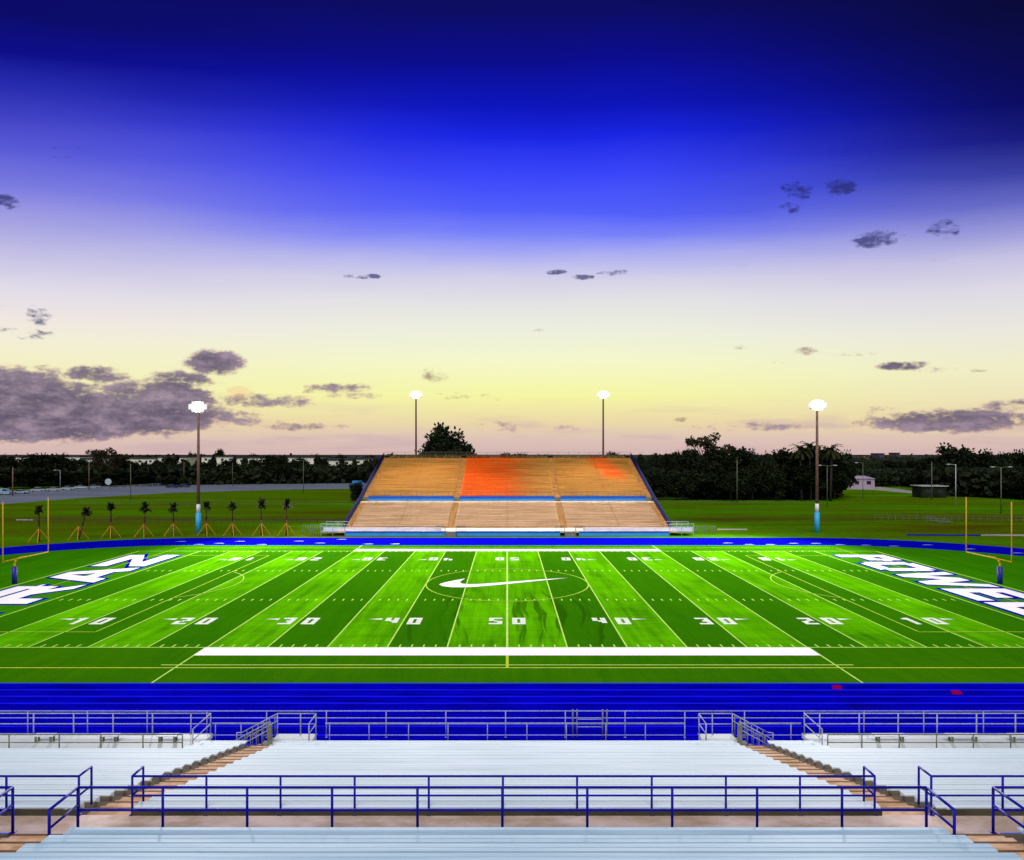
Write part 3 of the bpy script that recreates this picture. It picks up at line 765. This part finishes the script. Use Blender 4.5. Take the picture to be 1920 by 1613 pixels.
# ------------------------------------------------------------------ goalposts
for s, lab in ((-1, 'yellow goalpost with blue padded base behind the left end zone'), (1, 'yellow goalpost with blue padded base behind the right end zone')):
    t = thing('goalpost', (s*55.5, 75.4, 0), lab, 'goalpost')
    b = MB(); b.tube((s*55.5, 75.4, 0), (s*55.5, 75.4, 1.9), .27, .27, 14); b.build('pad', M['pad'], t, True)
    b = MB(); b.path([(s*55.5, 75.4, 1.9), (s*55.5, 75.4, 2.3), (s*55.3, 75.4, 2.7), (s*54.9, 75.4, 2.95), (s*54.2, 75.4, 3.05)], .10); b.build('gooseneck', M['yellow'], t, True)
    b = MB(); b.tube((s*54.15, 71.85, 3.05), (s*54.15, 78.95, 3.05), .065); b.build('crossbar', M['yellow'], t, True)
    for y in (71.85, 78.95):
        b = MB(); b.tube((s*54.15, y, 3.0), (s*54.15, y, 9.5), .055); b.build('upright', M['yellow'], t, True)

# ------------------------------------------------------------------ background ground patches
def patch(name, pts, m, z=.006):
    b = MB(); P = []
    for px, rw in pts: Y = dep(rw); P.append((at(px, Y), Y, z))
    b.poly(P); return struct(b.build(name, m))
patch('parking_lot', [(-420, 975), (0, 946), (150, 934), (330, 924), (500, 919), (690, 916), (700, 898), (500, 899), (330, 905), (150, 914), (0, 922), (-420, 935)], M['asphalt'])
patch('path', [(1560, 917), (1640, 919), (1760, 930), (1780, 928), (1640, 912), (1560, 911)], M['path'])
patch('sand_strip', [(1345, 994), (1402, 994), (1400, 991.5), (1345, 991.5)], M['path'], .01)
patch('runway_strip', [(1840, 1005), (1990, 1006), (1990, 1002.5), (1840, 1002)], M['path'], .01)
patch('runway', [(1700, 1004.5), (1838, 1005), (1838, 1002.5), (1700, 1002)], M['tblue'], .01)
patch('path_line', [(30, 976), (62, 976), (62, 974), (30, 974)], M['path'], .01)

# ------------------------------------------------------------------ vegetation
def leaf_cloud(b, blobs, n, ls, rnd):
    tot = sum(r[3]**2 for r in blobs)
    for (cx, cy, cz, r, q) in blobs:
        for _ in range(int(n*r*r/tot)):
            d = Vector((rnd.gauss(0, 1), rnd.gauss(0, 1), rnd.gauss(0, 1))).normalized(); rr = r*(rnd.random()**.35)
            p = Vector((cx, cy, cz))+Vector((d.x*rr, d.y*rr, d.z*rr*q))
            a = Vector((rnd.gauss(0, 1), rnd.gauss(0, 1), rnd.gauss(0, .6))).normalized(); c = a.orthogonal().normalized()
            c = (c*math.cos(1.3*rnd.random())+a.cross(c)*math.sin(1.3*rnd.random())).normalized()
            l = ls*(.6+.8*rnd.random()); w = l*.6
            b.poly([p-a*l, p-c*w, p+a*l, p+c*w])
def proto(kind, seed):
    rnd = random.Random(seed); t = thing('tree', (0, 0, 0), 'tree', 'tree'); H = 10.
    tr = MB(); cr = MB(); blobs = []; lf = M['leaf']
    if kind in ('round', 'wide', 'tall'):
        W = {'round': 4.2, 'wide': 6.0, 'tall': 3.0}[kind]; base = {'round': 4.8, 'wide': 4.8, 'tall': 5.0}[kind]
        n = 16
        for i in range(n):
            a = rnd.random()*6.28; k = rnd.random()**.6; z = base+rnd.uniform(-3.2, 3.4)
            f = math.sqrt(max(.1, 1-((z-base)/4.9)**2)); r = rnd.uniform(1.1, 2.0)*(.8 if kind == 'tall' else 1)
            blobs.append((math.cos(a)*W*.75*k*f, math.sin(a)*W*.75*k*f, min(z, H-r*.8), r, .85))
        blobs.append((0, 0, base, W*.55, 1.1))
        for q in blobs[:9]: tr.tube((0, 0, 2.2), (q[0]*.9, q[1]*.9, q[2]), .13, .04, 5)
        tr.tube((0, 0, 0), (0, 0, 2.4), .34, .22, 7); tr.tube((0, 0, 2.4), (.1, 0, 6), .22, .1, 6)
        leaf_cloud(cr, blobs, 3400, .34 if kind != 'wide' else .42, rnd)
        for _ in range(260):      # spiky outliers for an uneven outline
            q = rnd.choice(blobs); d = Vector((rnd.gauss(0, 1), rnd.gauss(0, 1), rnd.gauss(.6, .7))).normalized(); p = Vector(q[:3])+d*q[3]*rnd.uniform(1., 1.28)
            cr.poly([p-d*.35, p+d.orthogonal()*.14, p+d*.35, p-d.orthogonal()*.14])
    elif kind == 'dome':
        tr.tube((0, 0, 0), (0, 0, 5), .5, .3, 8)
        for i in range(46):
            a = rnd.random()*6.28; e = rnd.uniform(-.15, 1.5); k = rnd.random()**.35
            r = rnd.uniform(.8, 1.25); p = (math.cos(a)*math.cos(e)*3.3*k, math.sin(a)*math.cos(e)*3.3*k, 5.2+math.sin(e)*4.0*k); blobs.append((*p, r, 1.))
            if i % 3 == 0: tr.tube((0, 0, 4), p, .1, .03, 5)
        for a in (-1, 1): blobs += [(a*3.7, 0, 6.3, .6, .7), (a*4.2, 0, 6.7, .4, .8), (a*3.3, 0, 6.0, .9, .8)]
        leaf_cloud(cr, blobs, 9000, .20, rnd)
        for _ in range(500):
            q = rnd.choice(blobs); d = Vector((rnd.gauss(0, 1), rnd.gauss(0, 1), rnd.gauss(.9, .5))).normalized(); p = Vector(q[:3])+d*q[3]*rnd.uniform(1., 1.35)
            cr.poly([p-d*.3, p+d.orthogonal()*.12, p+d*.3, p-d.orthogonal()*.12])
    elif kind == 'open':          # tree whose limbs and sky gaps show
        lf = M['leaf3']
        tr.tube((0, 0, 0), (0, 0, 3.2), .36, .26, 8)
        for i in range(15):
            a = 6.28*i/15+rnd.uniform(-.2, .2); k = rnd.uniform(1.0, 3.9); z = rnd.uniform(6.2, 9.3)-k*.25; r = rnd.uniform(.6, 1.05)
            p = (math.cos(a)*k, math.sin(a)*k*.6, z); tr.tube((0, 0, 3.0), (p[0]*.5, p[1]*.5, 3.+(z-3)*.55), .14, .09, 6); tr.tube((p[0]*.5, p[1]*.5, 3.+(z-3)*.55), p, .09, .03, 5)
            blobs.append((*p, r, .9))
        for i in range(6): blobs.append((rnd.uniform(-3, 3), rnd.uniform(-1, 1), rnd.uniform(3.2, 4.6), 1.3, .8))
        leaf_cloud(cr, blobs, 2600, .22, rnd)
    elif kind == 'palm':
        lf = M['leaf2']; tr.tube((0, 0, 0), (.3, 0, 8.3), .22, .14, 8)
        for i in range(26):
            a = 6.28*i/26+rnd.uniform(-.15, .15); el = rnd.uniform(-.5, 1.1); L = rnd.uniform(1.9, 2.6); p = Vector((.3, 0, 8.3)); d = Vector((math.cos(a)*math.cos(el), math.sin(a)*math.cos(el), math.sin(el)))
            sd = Vector((-math.sin(a), math.cos(a), 0)); prev = p
            for k in range(5):
                q = prev+d*L/5; w = .34*(1-abs(k-1.5)/5)
                cr.poly([prev-sd*w, q-sd*w*.8+Vector((0, 0, -.12)), q, prev]); cr.poly([prev, q, q+sd*w*.8+Vector((0, 0, -.12)), prev+sd*w])
                prev = q; d = (d+Vector((0, 0, -.28))).normalized()
    t['root_loc'] = (0, 0, 0)
    tr.build('trunk', M['bark'], t, True); cr.build('crown', lf, t)
    return t
protos = {k: [proto(k, s) for s in ss] for k, ss in {'round': (1, 2), 'wide': (3, 4), 'tall': (5,), 'open': (6,), 'palm': (8,), 'dome': (9,)}.items()}
used = set()
def tree(kind, px, top, Y, w=None, label=None, group=None, i=None, mt=None):
    L = protos[kind]; p = L[(i if i is not None else random.randrange(len(L))) % len(L)]
    hgt = zat(top, Y)/{'round': 9.1, 'wide': 9.0, 'tall': 9.1, 'palm': 9.7}.get(kind, 10.); x = at(px, Y)
    nat = {'round': 8.6, 'wide': 12., 'tall': 6., 'open': 8., 'dome': 7.0, 'palm': 4.2}[kind]
    sw = hgt if w is None else (w*Y/F)/nat
    rz = random.uniform(-3.1, 3.1) if kind != 'open' else 0.
    if p.name not in used:
        used.add(p.name); p.location = (x, Y, 0); p.rotation_euler = (0, 0, rz); p.scale = (sw, sw, hgt); t = p
        if label: t['label'] = label
        if group: t['group'] = group
        elif 'group' in t: del t['group']
    else: t = dup(p, (x, Y, 0), rz, (sw, sw, hgt), label, group)
    if not group and 'group' in t: del t['group']
    t.name = 'palm_tree' if kind == 'palm' else 'tree'
    t['category'] = 'palm tree' if kind == 'palm' else 'tree'
    return t
tree('dome', 832, 801, 178, 114, 'big round dark tree showing above the grandstand beside the second floodlight tower', i=0)
tree('open', 1331, 803, 214, 104, 'tall tree with gaps in its brownish crown, standing above the right tree line')
tree('tall', 1300, 850, 210, 60, 'dark narrow tree just left below the tall open crowned tree')
tree('palm', 1490, 822, 200, None, 'palm at the left end of the palm clump by the rightmost floodlight tower')
tree('palm', 1503, 828, 199, None, 'second palm of the clump left of the rightmost floodlight tower', )
tree('palm', 1520, 823, 200, None, 'palm just left of the rightmost floodlight tower pole')
tree('palm', 1557, 828, 198, None, 'palm standing apart right of the rightmost floodlight tower pole')
GR = 'dark trees of the line beyond the right grass'
LR = 'dark dense tree in the tree line beyond the grass right of the grandstand'
for px, tp, Y, w in ((1205,856,215,50),(1235,854,222,60),(1262,850,214,52),(1283,842,218,50),(1345,846,205,70),(1385,846,212,80),(1420,851,206,70),(1447,855,214,60),(1472,848,209,62),(1505,852,205,80),(1542,846,210,80),(1575,850,215,66),
                     (1225,872,204,60),(1280,874,203,70),(1330,870,203,70),(1370,880,201,70),(1410,878,202,70),(1455,876,201,70),(1500,874,201,70),(1540,876,203,70),(1565,872,207,50)):
    tree(random.choice(('round', 'wide', 'round', 'tall')), px, tp, Y, w, LR, GR)
GR2 = 'dark trees of the far right line'
LR2 = 'dark tree in the line at the far right, behind the lamp posts'
for px, tp, Y, w in ((1790,840,238,125),(1755,858,245,60),(1838,850,232,80),(1868,853,226,70),(1905,850,215,80),(1950,848,210,90),(1740,872,250,60),(1775,878,235,70),(1820,876,225,80),(1862,880,216,80),(1900,878,208,80),(1945,885,200,80),
                     (1600,864,300,55),(1640,868,330,50),(1672,864,340,55),(1705,864,320,55),(1725,862,300,50),(1690,880,290,50),(1655,876,310,45),(1720,882,270,50),(1595,878,290,40)):
    tree(random.choice(('round', 'wide')), px, tp, Y, w, LR2, GR2)
GL = 'dark trees of the line beyond the parking lot'
LL = 'dark tree in the low line beyond the parking lot on the left'
tree('round', 88, 845, 285, 84, 'largest dark tree of the left tree line, left of the twiggy tree', i=1)
tree('open', 205, 834, 290, 74, 'twiggy tree with a ragged crown rising above the left tree line')
tree('tall', 412, 845, 420, 22, 'small pointed tree on the skyline just right of the leftmost floodlight tower')
tree('round', 516, 848, 300, 52, 'rounded dark tree rising above the pale houses midway to the grandstand')
tree('round', 668, 905, 190, 34, 'small dark bush like tree beside the left edge of the grandstand')
for px, tp, Y, w in [(-60,855,290,90),(15,862,300,70),(50,858,310,60),(130,866,290,56),(165,868,300,56),(240,868,300,60),(275,870,310,56),(305,868,320,56),(345,868,315,50),(385,866,320,56),(420,870,318,50),(455,866,310,56),(488,868,320,50),(545,866,330,50),(580,870,325,50),(612,868,320,50),(645,870,330,50),(680,866,325,50),(705,862,300,50),
                     (10,882,262,60),(60,880,265,60),(115,882,270,60),(160,884,272,56),(215,882,280,60),(262,884,285,56),(310,884,290,56),(360,882,300,56),(405,884,305,50),(440,884,305,50),(480,884,305,50),(530,882,310,50),(575,886,312,50),(620,884,314,50),(665,884,310,50)]:
    tree(random.choice(('round', 'wide', 'round', 'tall')), px, tp, Y, w, LL, GL)
for px, tp, w in ((20,856,26),(52,855,22),(120,852,24),(152,855,16),(185,850,40),(228,853,26),(250,856,16),(290,854,24),(320,853,34),(360,850,26),(500,852,30),(590,853,24),(610,855,18),(640,854,30),(655,855,18),(75,852,60),(345,852,20),(440,853,40),(475,853,40),(560,857,30),(690,856,40),(900,856,60),(960,851,90),(1005,854,50),(1080,855,60),(1150,850,70),(130,856,30),(270,857,30),(380,853,24)):
    tree(random.choice(('round', 'wide')), px, tp, 470, w, 'small dark tree showing just above the roofs on the skyline', 'skyline treetops')
r2 = random.Random(3)
for k in range(34):
    px = -20+k*22+r2.uniform(-9, 9)
    tree(('round', 'wide', 'tall')[k % 3], px, r2.uniform(855, 865), 372+r2.uniform(-8, 8), r2.uniform(14, 34), 'small dark tree standing in front of the pale apartment blocks', 'trees before the apartment blocks')
# far-off woods: one mass
b = MB(); rnd = random.Random(5)
for _ in range(14000):
    x = rnd.uniform(-800, 800); Y = rnd.uniform(560, 720); z = rnd.random()*(8.2+1.4*math.sin(x*.05)+1.0*math.sin(x*.17+1)+.8*math.sin(x*.4)); p = Vector((x, Y, z))
    a = Vector((rnd.gauss(0, 1), rnd.gauss(0, 1), rnd.gauss(0, 1))).normalized(); c = a.orthogonal().normalized(); l = rnd.uniform(1.3, 2.8)
    b.poly([p-a*l, p-c*l*.7, p+a*l, p+c*l*.7])
tag(b.build('distant_woods', M['leaf']), 'low dark woods along the horizon', 'woods', kind='stuff')
# undergrowth below the near tree lines: mass
b = MB()
for _ in range(9000):
    px = rnd.uniform(1190, 1990)
    if 1575 < px < 1740: Y = rnd.uniform(275, 300); hh = 7
    elif px >= 1740: Y = rnd.uniform(222, 240)-(px-1740)*.10; hh = 9
    else: Y = rnd.uniform(212, 222); hh = 9
    p = Vector((at(px, Y), Y, rnd.random()**1.2*hh)); a = Vector((rnd.gauss(0, 1), rnd.gauss(0, 1), rnd.gauss(0, 1))).normalized(); c = a.orthogonal().normalized(); l = rnd.uniform(.7, 1.6)
    b.poly([p-a*l, p-c*l*.7, p+a*l, p+c*l*.7])
for _ in range(9000):
    px = rnd.uniform(-80, 720); Y = rnd.uniform(272, 300)+px*.05; hh = 7
    p = Vector((at(px, Y), Y, rnd.random()**1.1*hh)); a = Vector((rnd.gauss(0, 1), rnd.gauss(0, 1), rnd.gauss(0, 1))).normalized(); c = a.orthogonal().normalized(); l = rnd.uniform(.8, 1.8)
    b.poly([p-a*l, p-c*l*.7, p+a*l, p+c*l*.7])
tag(b.build('undergrowth', M['leaf']), 'dark undergrowth filling the foot of the tree lines', 'undergrowth', kind='stuff')

# young palms with timber braces
def young_palm(px, base, top, lean, label):
    Y = dep(base); x = at(px, Y); zt = zat(top, Y)
    t = thing('young_palm', (x, Y, 0), label, 'palm tree', 'young braced palms beside the far track bend')
    xt = x+lean; zc = zt-1.1
    b = MB(); b.tube((x, Y, 0), ((x+xt)/2, Y, zc/2), .16, .13, 8); b.tube(((x+xt)/2, Y, zc/2), (xt, Y, zc), .13, .10, 8); b.build('trunk', M['trunk_o'], t, True)
    rn = random.Random(int(px)); b = MB(); L0 = rn.uniform(.9, 1.6)
    for i in range(44):
        a = rn.random()*6.28; el = rn.uniform(-.7, 1.4); L = L0*rn.uniform(.55, .95); p = Vector((xt, Y, zc)); d = Vector((math.cos(a)*math.cos(el), math.sin(a)*math.cos(el), math.sin(el))); sd = Vector((-math.sin(a), math.cos(a), 0)); prev = p
        for k in range(4):
            q = prev+d*L/4; w = .34*(1-k/7)
            b.poly([prev-sd*w, q-sd*w*.8, q+sd*w*.8, prev+sd*w]); prev = q; d = (d+Vector((0, 0, -.22))).normalized()
    b.build('crown', M['leaf2'], t)
    for i in range(4):
        a = 6.28*i/4+.5; b = MB(); b.tube((x, Y, 2.2), (x+1.5*math.cos(a), Y+1.5*math.sin(a), 0), .07, .07, 6); b.build('brace', M['brace'], t)
YL = ['leftmost young palm, between the left goalpost uprights', 'leaning young palm with a dark round crown, second from the left', 'third young palm from the left, with a fan shaped crown', 'fourth young palm from the left, with wide braces',
      'young palm just left of the leftmost floodlight tower', 'young palm just right of the leftmost floodlight tower', 'seventh young palm from the left, right of the tower', 'young palm second from the grandstand end of the row', 'young palm nearest the tan grandstand']
for (px, ba, tp, ln), lb in zip(((73,1016,944,0),(147,1012,948,1.3),(208,1009,938,0),(270,1007,941,.2),(325,1005,940,0),(387,1004,938,0),(436,1004,938,0),(490,1004,935,0),(537,1004,935,.1)), YL):
    young_palm(px, ba, tp, ln, lb)

# ------------------------------------------------------------------ poles and lamps in the background
def lamp_post(px, top, base, arms, label, m='ghost', r=.10, arm_w=1.6, Y=None):
    Y = Y or dep(base); x = at(px, Y); z = zat(top, Y)
    t = thing('street_lamp' if arms else 'utility_pole', (x, Y, 0), label, 'lamp post' if arms else 'pole')
    b = MB(); b.tube((x, Y, 0), (x, Y, z), r, r*.7, 7); b.build('pole', M[m], t, True)
    for s in {0: (), 1: (-1,), 2: (-1, 1)}[arms]:
        b = MB(); b.tube((x, Y, z-.1), (x+s*arm_w, Y, z+.05), .06, .05, 6); b.build('arm', M[m], t)
        b = MB(); xa, xb = sorted((x+s*arm_w, x+s*(arm_w+.9))); b.box(xa, xb, Y-.22, Y+.22, z-.05, z+.15); b.build('lamp_head', M['postw'], t)
    return t
for a in ((24,876,930,0,'thin brownish pole near the left edge beyond the parking lot','poleb',.22),(113,882,916,1,'lamp post with a small arm right of the largest left tree','postw',.10),
          (167,866,918,0,'tall tan pole beyond the parking lot, left of the twiggy tree','poleb',.2),(245,870,938,0,'slim yellowish pole on the parking lot right of the twiggy tree','ghost',.12),
          (345,866,910,0,'slim pole just left of the leftmost floodlight tower','poleb',.16),(436,868,912,0,'slim pole right of the leftmost floodlight tower beyond the parking lot','ghost',.12),(569,864,926,2,'yellowish lamp post halfway between the leftmost tower and the grandstand','ghost',.12),
          (424,880,908,1,'small pale lamp post behind the parking lot right of the leftmost tower','postw',.1),
          (1382,862,943,0,'pole with fittings in front of the dark trees right of the grandstand','ghost',.16),(1551,873,951,2,'two armed lamp post just right of the rightmost floodlight tower','ghost',.12),(1618,868,936,1,'lamp post standing before the mauve white house','ghost',.1),
          (1747,866,938,0,'grey pole left of the white lamp post on the right','ghost',.16),(1792,871,947,1,'white lamp post with one arm near the right goalpost','postw',.14),(1877,876,963,2,'two armed grey lamp post seen between the right goalpost uprights','ghost',.14)):
    lamp_post(*a[:5], m=a[5], r=a[6])

# ------------------------------------------------------------------ houses
def house(px0, px1, row_top, Y, dpt, m, roofm, label, group=None, rows=2, rh=.9, hip=0, cat='building', nm='apartment_building'):
    x0, x1 = at(px0, Y), at(px1, Y); zt = zat(row_top, Y)
    t = thing(nm, ((x0+x1)/2, Y, 0), label, cat, group)
    b = MB(); b.box(x0, x1, Y, Y+dpt, 0, zt-rh); b.build('wall', m, t)
    b = MB()
    if hip:
        xm = min(2.5, (x1-x0)*.2); z0 = zt-rh+.004
        A = [(x0-.4, Y-.4, z0), (x1+.4, Y-.4, z0), (x1+.4, Y+dpt+.4, z0), (x0-.4, Y+dpt+.4, z0)]; R = [(x0+xm, Y+dpt/2, zt), (x1-xm, Y+dpt/2, zt)]
        b.poly([A[0], A[1], R[1], R[0]]); b.poly([A[2], A[3], R[0], R[1]]); b.poly([A[1], A[2], R[1]]); b.poly([A[3], A[0], R[0]]); b.poly(A[::-1])
    else: b.box(x0-.4, x1+.4, Y-.5, Y+dpt+.4, zt-rh+.004, zt)
    b.build('roof', roofm, t)
    n = max(2, int((x1-x0)/5)); 
    for r in range(rows):
        zc = zt-rh-1.5-2.9*r
        if zc < 1: break
        for i in range(n):
            xc = x0+(x1-x0)*(i+.5)/n; b = MB(); b.box(xc-.8, xc+.8, Y-.05, Y-.003, zc-.7, zc+.6); b.build('window', M['glass'], t)
    return t
GH = 'long pale apartment blocks behind the left tree line'
for (a, c, tp, lb) in ((-10,62,857,'pale apartment block at the left edge of the picture'),(106,150,855,'cream apartment block just right of the largest left tree'),(152,182,857,'short cream apartment block left of the twiggy tree'),
                       (232,292,856,'cream apartment block right of the twiggy tree'),(296,350,856,'cream apartment block ending at the leftmost floodlight tower'),(378,440,856,'cream apartment block right of the leftmost floodlight tower'),(444,496,856,'cream apartment block left of the rounded skyline tree'),
                       (540,600,857,'cream apartment block right of the rounded skyline tree'),(604,660,859,'cream apartment block second from the grandstand'),(664,712,858,'cream apartment block partly hidden by the grandstand')):
    house(a, c, tp+((a*7)%5-2)*1.1, 400+(a%4)*6, 14, M['bwall'], M['roof'], lb, GH, rows=1, rh=.7+.4*((a//7)%3)*.5)
house(462,496,878,317,6, M['riser'], M['fwhite'], 'low pale shed roofed white beyond the parking lot', None, rows=1, rh=.3, nm='shed', cat='shed')
for hx, hw, lb in ((30,16,'small pale house far left among the trees'),(70,9,'tiny pale house left of the largest left tree'),(340,14,'small pale house just left of the leftmost floodlight tower'),(400,12,'small pale house just right of the leftmost floodlight tower'),(560,22,'small pale house right of the reddish roofed hut'),(632,14,'small pale house among the trees nearest the grandstand')):
    house(hx, hx+hw, 877+(hx%3), 317, 4, M['bwall2'], M['fwhite'], lb, None, rows=1, rh=.4, nm='house', cat='house')
house(672,702,879,317,6, M['riser'], M['fwhite'], 'low shed with white roof just left of the grandstand', None, rows=1, rh=.3, nm='shed', cat='shed')
house(515,532,878,316,5, M['riser'], M['roofr'], 'small pale hut with reddish roof beyond the parking lot', None, rows=1, rh=.5, hip=1, nm='shed', cat='shed')
house(1596,1640,893,262,8, M['mauve'], M['mauve'], 'mauve white low house seen in the gap of the right trees', None, rows=1, rh=1., hip=1, nm='house', cat='house')
house(1728,1775,911,212,5, M['leaf'], M['bwall2'], 'low dark hut with a pale flat roof under the right trees', None, rows=1, rh=.25, nm='shed', cat='shed')
house(1648,1658,850,900,20, mat('hazy blue wall', (.08,.07,.14,1)), M['roof'], 'distant blue tower block on the right skyline', 'distant tower blocks', rows=4, rh=1.5, nm='tower_block', cat='building')
house(1681,1687,849,900,18, mat('hazy purple wall', (.13,.08,.12,1)), M['roof'], 'distant narrow purple tower block on the right skyline', 'distant tower blocks', rows=4, rh=1.5, nm='tower_block', cat='building')
house(1621,1629,853,900,18, mat('hazy yellow wall', (.35,.28,.10,1)), M['roof'], 'distant small yellowish block on the right skyline', 'distant tower blocks', rows=2, rh=1.5, nm='tower_block', cat='building')

# ------------------------------------------------------------------ vehicles
CARC = {}
def car(px, rowb, col, label, van=False, ang=0., Y=None):
    Y = Y or dep(rowb); x = at(px, Y); L = 2.3; t = thing('parked_van' if van else 'parked_car', (0, 0, 0), label, 'van' if van else 'car')
    k = tuple(col)
    if k not in CARC: CARC[k] = mat('car paint', k+(1,), .3, .05, 1.)
    def ext(b, prof, w):
        n = len(prof); k0 = len(b.v); b.v += [(a, -w, c) for a, c in prof]+[(a, w, c) for a, c in prof]
        b.f.append(tuple(k0+i for i in range(n))); b.f.append(tuple(k0+n+i for i in range(n-1, -1, -1)))
        for i in range(n): j = (i+1) % n; b.f.append((k0+i, k0+n+i, k0+n+j, k0+j))
    b = MB()
    if van: ext(b, [(-2.5,.35),(2.5,.35),(2.55,1.0),(1.9,1.25),(1.3,2.1),(-2.45,2.15)], .95)
    else: ext(b, [(-2.2,.32),(2.2,.32),(2.25,.7),(1.9,.88),(1.05,.95),(-1.7,.98),(-2.2,.9)], .88)
    b.build('body', CARC[k], t)
    b = MB()
    if van: ext(b, [(1.4,1.3),(1.85,1.3),(1.32,1.98),(.3,1.98),(.3,1.3)], .965)
    else: ext(b, [(-1.6,.984),(1.0,.954),(.35,1.42),(-1.0,1.45)], .74)
    b.build('cabin' if not van else 'window', M['glass'], t)
    if not van: b = MB(); ext(b, [(-1.0,1.452),(.35,1.424),(.3,1.47),(-.95,1.49)], .70); b.build('roof', CARC[k], t)
    for sx in (-1.4, 1.4):
        for sy in (-.8, .8): b = MB(); b.tube((sx, sy-.1, .33), (sx, sy+.1, .33), .33, .33, 12); b.build('wheel', M['tyre'], t)
    t.location = (x, Y, .01); t.rotation_euler = (0, 0, ang)
car(40, 926, (.35,.42,.45), 'grey parked car near the left edge beyond the parking lot', ang=.25)
car(72, 922, (.40,.45,.48), 'pale grey parked car second from the left in the parked row', ang=.2)
car(101, 921, (.45,.48,.50), 'light grey parked car in the middle of the parked row on the left', ang=.25)
car(128, 919, (.42,.55,.55), 'greenish grey parked car in the row on the left', ang=.2)
car(152, 917, (.5,.55,.58), 'whitish parked car in the row on the left, below the tall tan pole', ang=.2)
car(177, 916, (.3,.33,.36), 'grey parked car at the right end of the row, right of the tall tan pole', ang=.2)
car(6, 928, (.28,.42,.50), 'blue grey van cut by the left edge of the picture', van=True, ang=.1)
car(322, 915, (.02,.02,.03), 'black car on the parking lot left of the leftmost floodlight tower')
car(345, 914, (.03,.03,.05), 'dark car on the parking lot touching the leftmost floodlight tower')
car(672, 911, (.02,.25,.65), 'bright blue van beside the left edge of the grandstand', van=True)
# sign board
Y = 262; x = at(203, Y); t = thing('sign', (x, Y, 0), 'pale green round topped sign board beyond the parking lot under the twiggy tree', 'sign')
b = MB(); b.tube((x, Y-.06, 5.0-2.2), (x, Y+.06, 5.0-2.2), 1.25, 1.25, 20); b.build('board', M['signc'], t)
b = MB(); b.tube((x, Y+.1, 0), (x, Y+.1, 2.), .1); b.build('post', M['galvd'], t)
# low guard rail beyond the lot and thin field fences
def longfence(p0, r0, p1, r1, label, hh=1.1, n=30, m='galvd', rr=.04):
    Y0, Y1 = dep(r0), dep(r1); A = Vector((at(p0, Y0), Y0, 0)); B = Vector((at(p1, Y1), Y1, 0)); t = thing('fence', tuple((A+B)/2), label, 'fence')
    for i in range(n+1):
        p = A.lerp(B, i/n); b = MB(); b.tube(p, p+Vector((0, 0, hh)), rr, n=5); b.build('post', M[m], t)
    b = MB()
    for f in (1, .5): b.tube(A+Vector((0, 0, hh*f)), B+Vector((0, 0, hh*f)), rr*.8, n=5)
    b.build('rail', M[m], t)
longfence(-40, 931, 330, 909, 'pale low guard rail along the far side of the parking lot on the left', .9, 26, 'postw', .09)
longfence(40, 983, 640, 983, 'thin brown wire fence across the grass behind the young palms', 1.2, 40, 'pole', .035)
longfence(150, 948, 690, 948, 'thin pale wire fence across the upper grass on the left', 1.1, 40, 'ghost', .03)
longfence(1215, 946, 1540, 946, 'thin pale wire fence at the foot of the right tree line', 1.1, 26, 'ghost', .03)
longfence(1640, 975, 1960, 979, 'thin wire fence across the right grass behind the goalpost', 1.1, 24, 'galvd', .03)
# portable bleacher benches on the right grass
for px, rw, lb in ((1752, 980, 'small metal bleacher on the right grass, the one farther left'), (1776, 983, 'small metal bleacher on the right grass, next to the right goalpost')):
    Y = dep(rw); x = at(px, Y); t = thing('small_bleacher', (x, Y, 0), lb, 'bleacher', 'small bleachers on the right grass')
    for i in range(3):
        b = MB(); b.box(x-1.1, x+1.1, Y+.6*i, Y+.6*i+.28, .42+.3*i, .47+.3*i); b.build('seat', M['galvd'], t)
    b = MB()
    for sx in (-1, 0, 1):
        for i in range(3): b.box(x+sx-.03, x+sx+.03, Y+.6*i+.1, Y+.6*i+.16, 0, .418+.3*i)
    b.build('frame', M['galvd'], t)
